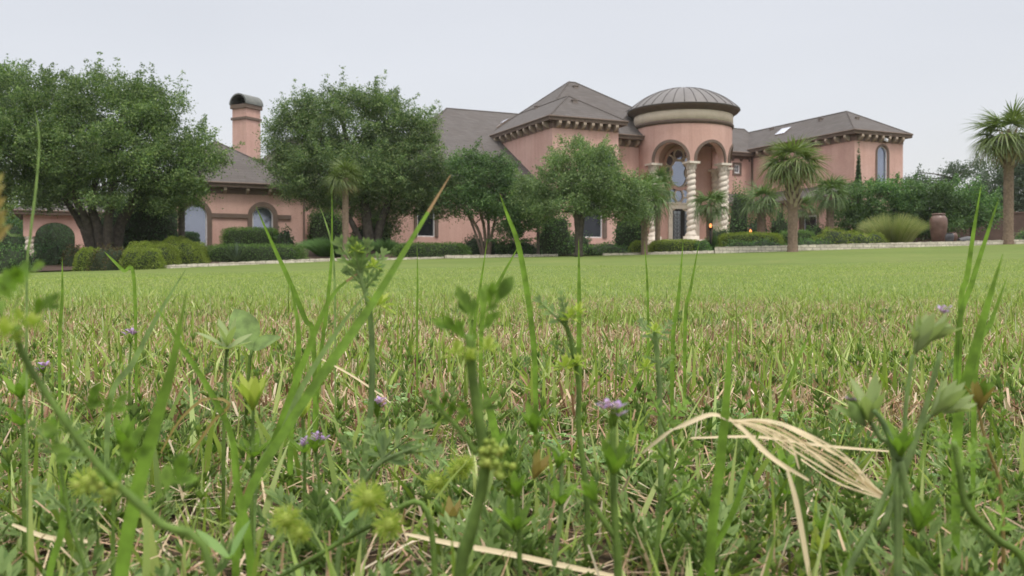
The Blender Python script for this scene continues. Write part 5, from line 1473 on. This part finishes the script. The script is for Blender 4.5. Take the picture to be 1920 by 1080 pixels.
def stem_curve(pts, Y, Y1=None):
    Y1 = Y1 or Y; n = len(pts)
    w3 = [P(x, y, Y + (Y1 - Y) * i / max(1, n - 1)) for i, (x, y) in enumerate(pts)]
    if w3[0].z > gz(w3[0].x, w3[0].y) + .004: w3 = [drop(w3[0] + (w3[0] - w3[1]) * .2)] + w3
    return w3
def weed(label, stem, rpx, Y, leaves=(), buds=(), whorls=(), flowers=(), burs=(), branches=(), lm=None, sm=None, name='weed', cat='weed', group=None, lobed=(), berries=()):
    """stem: root to top. leaves: (x0,y0,x1,y1,width,dY); buds: (x,y,r); whorls: (x,y,len,n,tilt,spread); flowers: (x,y,r)."""
    lm = lm or G_HERO; sm = sm or G_HEROD; u = Y / F
    rpx = rpx * (.82 if rpx > 12.5 else .66)
    w3 = stem_curve(stem, Y); root = empty(name, w3[0], label, cat, group)
    cv = crv(w3, 28)
    b = MB(); b.tube(cv, [rpx * u * (1.12 - .35 * i / 28) for i in range(29)], 9)
    for br, r in branches:
        q = [P(x, y, Y + dy) for x, y, dy in br]; b.tube(crv(q, 12), [r * u * (1 - .35 * i / 12) for i in range(13)], 7)
    child(b.build('stem', sm), root)
    for (rach, lobes) in lobed:
        b = MB(); dz = R.uniform(-.006, .006); n_ = len(rach)
        rq = [P(x, y, Y + dz * i / n_) for i, (x, y) in enumerate(rach)]; cr_ = crv(rq, 8)
        b.ribbon(cr_, [5.5 * u * (1 - .5 * i / 8) for i in range(9)], Vector((0, -1, .2)), fold=.5)
        for (x0, y0, x1, y1, w) in lobes:
            p0 = P(x0, y0, Y + dz * .5); p1 = P(x1, y1, Y + dz + R.uniform(-.004, .004)); dd = p1 - p0; nn = Vector((R.uniform(-.5, .5), -1, R.uniform(.1, .7)))
            b.lance(p0, dd, nn, dd.length, w * u * (1.45 if Y < .25 else 1.25), 7, bend=R.uniform(-.15, .15), fold=.38, peak=.55)
            for sg in (-1, 1):
                d2 = dd.normalized() + dd.normalized().cross(nn).normalized() * sg * .45
                b.lance(p0 + dd * .42, d2, nn, dd.length * .42, w * u * .65, 5, bend=.05, fold=.35, peak=.5)
        child(b.build('leaf', lm), root)
    for (x, y, r) in berries:
        b = MB(); c = P(x, y, Y - .003)
        for i in range(9):
            o_ = c + Vector((R.uniform(-1, 1), R.uniform(-.6, .6), R.uniform(-.8, .8))) * r * u; q_ = r * u * R.uniform(.26, .36)
            b.tube([c + Vector((0, 0, -r * u * .8)), o_], 1.2 * u, 4, cap=False)
            b.lathe([(max(1e-6, q_ * math.sin(PI * k / 7)), -q_ * math.cos(PI * k / 7)) for k in range(8)], o_, 8)
            for k in range(10):
                a = k * 2.4; z = 1 - 2 * (k + .5) / 10; s_ = math.sqrt(1 - z * z); d = Vector((s_ * math.cos(a), s_ * math.sin(a), z)); b.lance(o_ + d * q_ * .9, d, Vector((-d.y, d.x, .1)), q_ * .6, q_ * .2, 2)
        child(b.build('seed_cluster', G_BUD), root)
    hb = MB()
    for i in range(70):
        k = R.randrange(3, 27); a = R.uniform(0, 2 * PI); d = Vector((math.cos(a), math.sin(a), R.uniform(.2, .8))); hb.lance(cv[k].lerp(cv[k + 1], R.random()) + d * rpx * u * .6, d, Vector((-d.y, d.x, .2)), R.uniform(4, 9) * u, 1.3 * u, 2)
    child(hb.build('stem_hairs', G_PALE), root)
    for (x0, y0, x1, y1, wd, dY) in leaves:
        p0, p1 = P(x0, y0, Y), P(x1, y1, Y + dY); d = p1 - p0
        b = MB(); pinnate(b, p0, d, Vector((R.uniform(-.4, .4), -1, R.uniform(.1, .6))), d.length * .93, 4, wd, lob=1, bend=R.uniform(-.12, .12), stemr=2.6 * u, stem_mi=0)
        child(b.build('leaf', lm), root)
    for (x, y, r) in buds:
        b = MB(); c = P(x, y, Y - .004); n = 14
        for i in range(n):
            a = i * 2.4; z = 1 - 1.5 * i / n; s_ = math.sqrt(max(0, 1 - z * z)); d = Vector((s_ * math.cos(a), s_ * math.sin(a), z))
            b.lance(c + d * (r * u * .15), d, Vector((-d.x * d.z, -d.y * d.z, 1.01 - d.z * d.z)), r * u * R.uniform(.8, 1.1), r * u * .42, 5, bend=R.uniform(-.3, .1), fold=.5, peak=.55)
        child(b.build('bud_cluster', G_BUD), root)
    for wv in whorls:
        x, y, L, n, tilt, spread = wv[:6]; m = wv[6] if len(wv) > 6 else lm
        b = MB(); c = P(x, y, Y); ax = Vector((math.sin(tilt), -.25, math.cos(tilt))).normalized(); e1 = ax.orthogonal().normalized(); e2 = ax.cross(e1)
        for i in range(n):
            a = 2 * PI * i / n + R.uniform(-.15, .15); rad = e1 * math.cos(a) + e2 * math.sin(a); sp = spread * R.uniform(.8, 1.2)
            d = ax * math.cos(sp) + rad * math.sin(sp)
            b.lance(c, d, ax * math.sin(sp) - rad * math.cos(sp), L * u * R.uniform(.85, 1.12), L * u * .30, 8, bend=R.uniform(-.22, .05), fold=.4, peak=.48)
        child(b.build('leaf_whorl', m), root)
    for (x, y, r) in flowers:
        r = r * 1.4
        fb = MB(); c = P(x, y, Y)
        for k in range(5):
            oc = c + Vector((R.uniform(-1, 1) * r * .6, R.uniform(-1, 0) * r * .5, R.uniform(-.3, .4) * r)) * u
            for j in range(4):
                a = j * PI / 2 + k; d = Vector((math.cos(a), math.sin(a) * .6, .75)); fb.lance(oc, d, Vector((-d.x, -d.y, .8)), r * u * .75, r * u * .36, 4, bend=.2, fold=.2, peak=.6)
        child(fb.build('flower', G_LILAC), root)
    for (x, y, r) in burs:
        b = MB(); c = P(x, y, Y - .006); rr = r * u
        b.lathe([(max(1e-5, rr * .40 * math.sin(PI * i / 8)), -rr * .40 * math.cos(PI * i / 8)) for i in range(9)], c, 12)
        for i in range(190):
            z = 1 - 2 * (i + .5) / 190; a = i * 2.4; s_ = math.sqrt(1 - z * z); d = Vector((s_ * math.cos(a), s_ * math.sin(a), z))
            b.lance(c + d * rr * .33, d + Vector((R.uniform(-.35, .35), 0, R.uniform(-.35, .35))), Vector((-d.y, d.x, .2)), rr * R.uniform(.55, .8), rr * .075, 2, fold=.2, peak=.3)
        child(b.build('spiny_bur', G_BUD), root)
    return root
WG = 'feathery leaved weeds'
weed('central weed with a feathery fan of leaves on a thick upright stem', [(862, 1090), (885, 990), (908, 880), (893, 760), (884, 690), (880, 628)], 14.2, .28,
     lobed=[([(883, 640), (888, 615), (905, 588), (930, 566)], [(905, 588, 909, 528, 15), (917, 577, 929, 526, 15), (928, 568, 962, 517, 22), (938, 558, 950, 524, 14), (912, 584, 934, 572, 9)]),
            ([(882, 635), (880, 600), (872, 575)], [(874, 582, 856, 536, 14), (878, 592, 874, 544, 11), (884, 600, 890, 556, 11), (876, 590, 858, 566, 9)]),
            ([(879, 640), (862, 628), (838, 612)], [(850, 620, 808, 597, 12), (860, 626, 832, 590, 12), (870, 634, 860, 596, 11), (846, 617, 816, 612, 9)]),
            ([(885, 642), (900, 620), (914, 606)], [(908, 612, 921, 586, 10), (912, 607, 938, 583, 12), (902, 618, 924, 604, 9)]),
            ([(893, 852), (860, 805), (828, 770), (800, 742)], [(805, 748, 790, 728, 9), (816, 758, 812, 728, 9), (828, 770, 836, 738, 10), (842, 786, 852, 750, 11), (852, 796, 874, 766, 11), (822, 766, 800, 764, 8), (845, 790, 822, 788, 9)]),
            ([(890, 785), (905, 770), (920, 752)], [(905, 770, 912, 742, 10), (914, 760, 938, 738, 11), (908, 768, 935, 762, 9)]),
            ([(888, 790), (872, 770)], [(878, 778, 862, 750, 10), (874, 772, 852, 770, 9)]),
            ([(905, 860), (935, 825)], [(925, 838, 930, 805, 9), (932, 828, 952, 812, 9)])],
     buds=[(855, 664, 26), (915, 656, 26), (882, 672, 20)], berries=[(925, 858, 22), (950, 880, 20), (918, 838, 16), (940, 846, 18)], branches=[([(893, 852, 0), (860, 805, 0), (800, 742, 0)], 6)], group=WG)
weed('large blurred weed at the left edge with a thick stem leaning left', [(400, 1095), (300, 985), (240, 930), (180, 870), (111, 777), (45, 670), (28, 610)], 12.5, .21,
     lobed=[([(28, 612), (32, 570), (45, 530), (66, 502)], [(22, 560, -8, 518, 20), (30, 548, 8, 503, 18), (40, 532, 24, 496, 17), (52, 516, 46, 488, 15), (60, 507, 80, 494, 16)]),
            ([(36, 615), (60, 594), (88, 578)], [(68, 590, 76, 553, 11), (82, 581, 94, 550, 11), (92, 575, 114, 548, 12), (88, 578, 112, 574, 9)]),
            ([(20, 620), (5, 590), (-15, 570)], [(5, 590, -4, 560, 14), (-8, 578, -30, 550, 14)]),
            ([(125, 795), (150, 775), (175, 740)], [(150, 775, 160, 735, 12), (165, 755, 190, 715, 14), (160, 765, 192, 752, 11)]),
            ([(140, 815), (185, 785), (215, 760)], [(195, 776, 210, 742, 12), (210, 764, 245, 738, 14), (200, 772, 240, 765, 11)]),
            ([(135, 810), (105, 808), (85, 812)], [(105, 808, 72, 796, 15), (112, 810, 78, 826, 15), (120, 806, 95, 780, 13)]),
            ([(165, 855), (130, 850), (110, 852)], [(132, 850, 92, 838, 15), (128, 852, 98, 868, 14)]),
            ([(215, 905), (240, 870), (255, 830)], [(240, 870, 235, 820, 18), (250, 845, 262, 795, 20), (245, 860, 285, 840, 16)]),
            ([(270, 955), (310, 920), (340, 880)], [(310, 920, 312, 870, 18), (330, 895, 350, 850, 20), (320, 905, 370, 895, 16)])],
     buds=[(60, 615, 30), (8, 632, 36), (36, 600, 20)], berries=[(160, 905, 20), (200, 925, 18)], group=WG)
weed('pale topped feathery weed rising above the lawn before the oak', [(680, 900), (695, 760), (697, 640), (690, 570), (672, 505)], 9, .46,
     leaves=[(680, 525, 636, 452, .55, .004), (676, 515, 662, 448, .55, -.006), (678, 520, 690, 452, .55, 0), (685, 530, 722, 470, .5, .006), (690, 545, 645, 500, .4, 0), (686, 540, 715, 505, .5, -.004)],
     buds=[(712, 574, 30), (668, 470, 16), (700, 500, 16)], lm=G_HEROB, sm=G_HEROB, group=WG)
weed('feathery weed with a bent top right of the central weed', [(1100, 930), (1085, 800), (1085, 720), (1068, 630), (1050, 590)], 8, .46, leaves=[(1060, 610, 1006, 560, .42, .005), (1062, 605, 1050, 545, .4, 0), (1080, 680, 1030, 640, .3, 0)], buds=[(1070, 598, 22), (1085, 585, 18), (1060, 690, 26), (1082, 682, 18)], lm=G_HEROB, group=WG)
weed('pale feathery weed with a flat whitish top near the middle right', [(1240, 900), (1238, 760), (1232, 660), (1228, 622)], 8, .52, leaves=[(1232, 680, 1205, 668, .5, 0), (1234, 690, 1262, 668, .5, 0), (1228, 640, 1200, 600, .5, .01), (1230, 640, 1258, 602, .5, .01)], buds=[(1228, 622, 18), (1212, 690, 20)], lm=G_HEROB, sm=G_HEROB, group=WG)
weed('feathery sprig low in the right corner on a long leaning stem', [(1930, 1075), (1870, 1010), (1815, 950), (1800, 880), (1790, 830)], 11, .33, leaves=[(1830, 965, 1770, 880, .42, 0), (1850, 990, 1780, 990, .42, 0), (1800, 880, 1850, 820, .42, .01), (1795, 850, 1750, 800, .42, .01), (1870, 1010, 1900, 920, .42, .01), (1810, 930, 1880, 900, .3, 0)], group=WG)
weed('soft folded feathery leaf weed low left of the centre', [(640, 1000), (700, 880), (790, 835)], 7, .42, leaves=[(700, 875, 800, 790, .5, 0), (720, 870, 690, 790, .5, .01), (760, 850, 830, 840, .5, .01), (690, 890, 640, 820, .45, 0)], lm=G_HEROB, sm=G_HEROB, group=WG)
weed('feathery weed at the right of the lilac flowering weed', [(1230, 1060), (1245, 930), (1262, 860), (1240, 780)], 7, .42, leaves=[(1250, 900, 1310, 830, .42, 0), (1255, 870, 1200, 800, .42, 0), (1245, 800, 1290, 750, .42, .01), (1244, 790, 1215, 730, .42, .01), (1250, 940, 1320, 900, .4, 0)], group=WG)
weed('feathery sprig at the left below the blurred weed', [(160, 1090), (130, 980), (110, 860), (100, 780)], 6, .36, leaves=[(110, 860, 60, 790, .42, 0), (112, 870, 170, 800, .42, 0), (125, 960, 60, 900, .42, 0), (130, 980, 190, 910, .4, 0)], lm=G_HEROB, group=WG)
WW = 'whorled leaf weeds'
weed('lilac flowered weed with two leafy cups right of the centre', [(1160, 1095), (1155, 1000), (1150, 900), (1150, 800)], 12, .32, whorls=[(1150, 895, 75, 7, 0, .62, G_HERO), (1148, 812, 55, 5, .05, .28, G_HERO), (1120, 945, 60, 5, -.5, .5)], flowers=[(1147, 772, 20)], branches=[([(1155, 1010, 0), (1115, 950, 0), (1112, 930, 0)], 7)], group=WW)
weed('weed with a yellow green cup of leaves below its lower branch', [(975, 1095), (972, 1000), (968, 930)], 8, .36, whorls=[(968, 1000, 65, 6, -.1, .75), (966, 938, 60, 5, .1, .4), (1000, 900, 60, 5, .35, .5, G_GOLD)], group=WW)
weed('whorled weed with a pale star of leaves above the left turf', [(418, 860), (420, 760), (422, 690), (425, 655)], 5, .52, whorls=[(426, 655, 62, 5, .1, 1.05, G_PALEL), (426, 650, 56, 4, 0, .5, G_PALEL)], group=WW)
weed('whorled weed with a golden cup left of the broad brown tipped blade', [(470, 980), (472, 870), (474, 770)], 6, .44, whorls=[(474, 770, 72, 7, 0, .52, G_BUD), (474, 860, 50, 6, .2, .8)], group=WW)
weed('whorled weed with small yellow green cups behind the golden one', [(570, 950), (570, 850), (566, 780)], 5, .5, whorls=[(566, 785, 50, 6, .1, .6, G_BUD), (570, 850, 44, 6, 0, .9)], group=WW)
weed('tall whorled weed with folded bracts at the right edge on a thin stem', [(1690, 1000), (1692, 900), (1700, 760), (1712, 665)], 7, .36, whorls=[(1714, 664, 85, 6, .45, .42, G_PALEL), (1735, 640, 70, 5, .9, .4, G_PALEL), (1725, 655, 60, 4, -.3, .3, G_PALEL)], flowers=[(1765, 585, 12)], branches=[([(1655, 1000, 0), (1720, 820, .004), (1765, 660, .004)], 7)], lm=G_HEROB, sm=G_HEROB, group=WW)
weed('whorled weed with a tall pale cup of leaves at lower right', [(1680, 880), (1650, 820), (1632, 790)], 8, .36, whorls=[(1632, 795, 88, 6, -.1, .50, G_PALEL), (1625, 800, 80, 3, -.75, .3)], flowers=[(1597, 755, 10)], lm=G_HEROB, sm=G_HEROB, group=WW)
weed('whorled weed spreading flat to the right below the folded bracts', [(1690, 930), (1715, 830), (1745, 778)], 7, .38, whorls=[(1745, 782, 80, 6, .6, .45, G_PALEL), (1770, 775, 60, 4, 1.1, .4, G_PALEL)], lm=G_HEROB, sm=G_HEROB, group=WW)
weed('forked whorled weed with blue green stems at lower right', [(1590, 1095), (1640, 980), (1688, 865)], 9, .34, whorls=[(1688, 862, 70, 6, 0, .5), (1722, 1000, 80, 6, .1, .55)], branches=[([(1688, 865, 0), (1705, 930, 0), (1718, 990, 0)], 8), ([(1688, 865, 0), (1660, 800, 0), (1640, 770, 0)], 7)], sm=G_HEROB, group=WW)
weed('reddish stemmed whorled weed at the right edge', [(1880, 930), (1850, 830), (1835, 765)], 5, .42, whorls=[(1838, 770, 62, 6, -.1, .5, G_GOLD), (1830, 760, 60, 4, .4, .4)], sm=G_GOLD, group=WW)
weed('whorled weed with a star of narrow leaves right of the central stem', [(1040, 1050), (1052, 970), (1050, 860), (1022, 830)], 7, .42, whorls=[(1005, 815, 62, 6, -.2, .55), (1050, 950, 60, 6, .1, .7), (1045, 880, 45, 6, .2, .5)], sm=G_HEROB, group=WW)
weed('withered golden weed low beside the central stem', [(845, 1060), (846, 1000), (845, 985)], 5, .45, whorls=[(846, 985, 52, 6, 0, .6, G_GOLD)], sm=G_GOLD, group=WW)
weed('small lilac flowered weed left of the centre', [(700, 900), (706, 820), (708, 775)], 5, .5, whorls=[(707, 785, 38, 5, 0, .35), (705, 850, 40, 6, 0, .8)], flowers=[(706, 758, 14)], group=WW)
weed('pair of lilac flowers on a low weed in the lower left', [(600, 960), (595, 880), (590, 840)], 5, .48, whorls=[(590, 850, 40, 6, 0, .6)], flowers=[(577, 832, 12), (600, 824, 12)], group=WW)
weed('tiny lilac flowers in the stubble at the left', [(242, 700), (244, 660), (245, 640)], 3, .9, whorls=[(244, 645, 20, 5, 0, .6)], flowers=[(245, 629, 12)], group=WW)
weed('lone lilac flower low at the left edge of the stubble', [(78, 760), (80, 720), (80, 700)], 3, .8, whorls=[(80, 702, 20, 5, 0, .6)], flowers=[(80, 690, 12)], group=WW)
weed('whorled weed at the left edge by the blurred stem', [(42, 860), (40, 790), (38, 745)], 5, .45, whorls=[(38, 750, 55, 6, .1, .6), (40, 800, 50, 6, -.1, .8)], lm=G_HERO, group=WW)
weed('whorled weed in front of the broad dark blade', [(210, 990), (215, 900), (230, 840)], 6, .38, whorls=[(228, 845, 70, 6, .2, .45), (215, 920, 60, 6, -.2, .7)], group=WW)
weed('whorled weed at the bottom right of the straw', [(1545, 1095), (1546, 1040), (1540, 1000)], 6, .40, whorls=[(1542, 1040, 50, 6, 0, .5, G_BUD), (1540, 1000, 40, 5, 0, .5)], group=WW)
weed('whorled weed under the curved end of the straw', [(1480, 960), (1474, 900), (1470, 890)], 5, .5, whorls=[(1470, 890, 52, 7, 0, .7), (1474, 930, 46, 6, 0, .9)], group=WW)
BU = 'spiny bur weeds'
weed('bur weed with three round spiny burs low left of the centre', [(800, 960), (700, 985), (600, 1040), (520, 1085)], 8, .36, burs=[(690, 935, 40), (728, 985, 34), (535, 975, 34), (560, 1000, 26)], leaves=[(700, 985, 745, 1010, .5, 0)], whorls=[(640, 985, 55, 3, .4, 1.0, G_CLOV), (430, 1050, 80, 3, -.2, .9, G_CLOV)], lm=G_CLOV, group=BU)
weed('bur weed with small yellow green burs right of the round leaves', [(850, 990), (845, 930), (838, 900)], 4, .5, burs=[(820, 905, 26), (860, 880, 26), (872, 870, 20)], whorls=[(845, 880, 28, 3, 0, .8, G_CLOV)], lm=G_CLOV, group=BU)
weed('bur weed behind the blurred stem in the lower left', [(180, 1010), (165, 930), (160, 900)], 5, .42, burs=[(160, 905, 34), (190, 925, 28)], whorls=[(165, 950, 40, 3, 0, .9, G_CLOV)], lm=G_CLOV, group=BU)
# round leafed weed at mid left
b = MB(); root_p = P(455, 690, .8)
rw = empty('weed', drop(root_p), 'weed with one broad rounded grey green leaf in the left turf', 'weed')
b.lance(P(474, 655, .8), Vector((-.45, .1, 1)), Vector((.3, -1, .5)), .040, .026, 8, bend=.15, fold=.3, peak=.5); child(b.build('leaf', G_HEROB), rw)
b = MB(); b.lance(P(474, 655, .8), Vector((.6, -.2, .4)), Vector((0, -1, .8)), .026, .014, 8, bend=.3, fold=.3); child(b.build('leaf', G_HEROB), rw)
b = MB(); b.tube([drop(root_p), P(468, 672, .8), P(474, 655, .8)], .0016, 6); child(b.build('stem', G_HEROD), rw)

# bleached straw
def straw(label, strands, Y, name='straw', cat='straw', group='bleached straw', m=None):
    b = MB()
    for pts, w in strands:
        q = [P(p[0], p[1], Y + (p[2] if len(p) > 2 else 0)) for p in pts]; k = 16; cv = crv(q, k) if len(q) > 2 else [q[0].lerp(q[1], i / k) for i in range(k + 1)]
        b.ribbon(cv, [w / F * Y * (1 - .5 * abs(2 * i / k - 1) ** 3) for i in range(k + 1)], Vector((R.uniform(-.3, .3), -.8, .6)), fold=.35)
    return tag(b.build(name, m or G_CREAM), label, cat, group)
fan = []
for i in range(8):
    o = (i / 7 - .5) * 1.15 + R.uniform(-.14, .14)
    fan.append(([(1372 + o * 10, 787 + abs(o) * 4, o * .006), (1440 - o * 8, 803 + o * 18 + R.uniform(-6, 6), o * .03 + R.uniform(-.008, .008)), (1510 - o * 14, 836 + o * 34 + R.uniform(-7, 7), o * .04 + R.uniform(-.01, .01)), (1580 - o * 16, 880 + o * 36, o * .012), (1640, 921 + o * 14, o * .004), (1672, 938 + o * 3, 0)], R.uniform(3, 5.5)))
for (x0, y0, x1, y1) in ((1560, 845, 1612, 888), (1530, 830, 1580, 860), (1480, 830, 1500, 880), (1600, 870, 1622, 905)):
    fan.append(([(x0 - 60, y0 - 30, .004), (x0, y0, 0), (x1, y1, -.006)], 4))
fan.append(([(1655, 930), (1700, 950), (1745, 962)], 5))
straw('arched bundle of bleached straw fanning out towards the right', fan + [([(1205, 850, .02), (1250, 815, .01), (1285, 797, 0), (1335, 778, 0), (1370, 790, 0)], 9), ([(1365, 783, 0), (1400, 812, -.005), (1450, 860, -.01), (1518, 902, -.01)], 9)], .40)
straw('single straw bent sharply downwards under the bundle', [([(1385, 795), (1430, 845, -.005), (1477, 882, -.01)], 9), ([(1477, 882, -.01), (1494, 945, -.012), (1508, 1020, -.014), (1522, 1100, -.016)], 11)], .385)
straw('thin straw stalk lying almost level behind the bundle', [([(1296, 822), (1420, 820), (1540, 836), (1668, 847)], 6)], .46)
straw('long pale straw lying across the bottom in the middle', [([(760, 1003), (850, 1022), (960, 1042), (1080, 1068), (1180, 1088)], 11)], .42)
straw('short pale straw lying in the lower left corner', [([(20, 985), (90, 1010), (180, 1018)], 9)], .44)
straw('looped dry reddish straw left of the golden cupped weed', [([(300, 850), (335, 790), (385, 748), (430, 758), (400, 790), (372, 830), (360, 850)], 6)], .5, m=G_GOLD)
straw('thin pale straw crossing the middle of the stubble', [([(600, 672), (660, 705), (720, 745)], 4)], .7)
# ------------------------------------------------------------------ humid air between the camera and the house
hz = bpy.data.materials.new('humid_air'); hz.use_nodes = True
hn = hz.node_tree; hn.nodes.clear()
ho = hn.nodes.new('ShaderNodeOutputMaterial'); hv = hn.nodes.new('ShaderNodeVolumePrincipled')
hv.inputs['Color'].default_value = (.92, .93, .95, 1); hv.inputs['Density'].default_value = .0002; hv.inputs['Anisotropy'].default_value = .2
hn.links.new(hv.outputs[0], ho.inputs['Volume'])
b = MB(); b.box((-1000, -260, -2), (1000, 1600, 24))
o = tag(b.build('haze', hz, smooth=False), 'thin humid haze over the lawn', 'haze', kind='stuff')
S.cycles.volume_bounces = 1
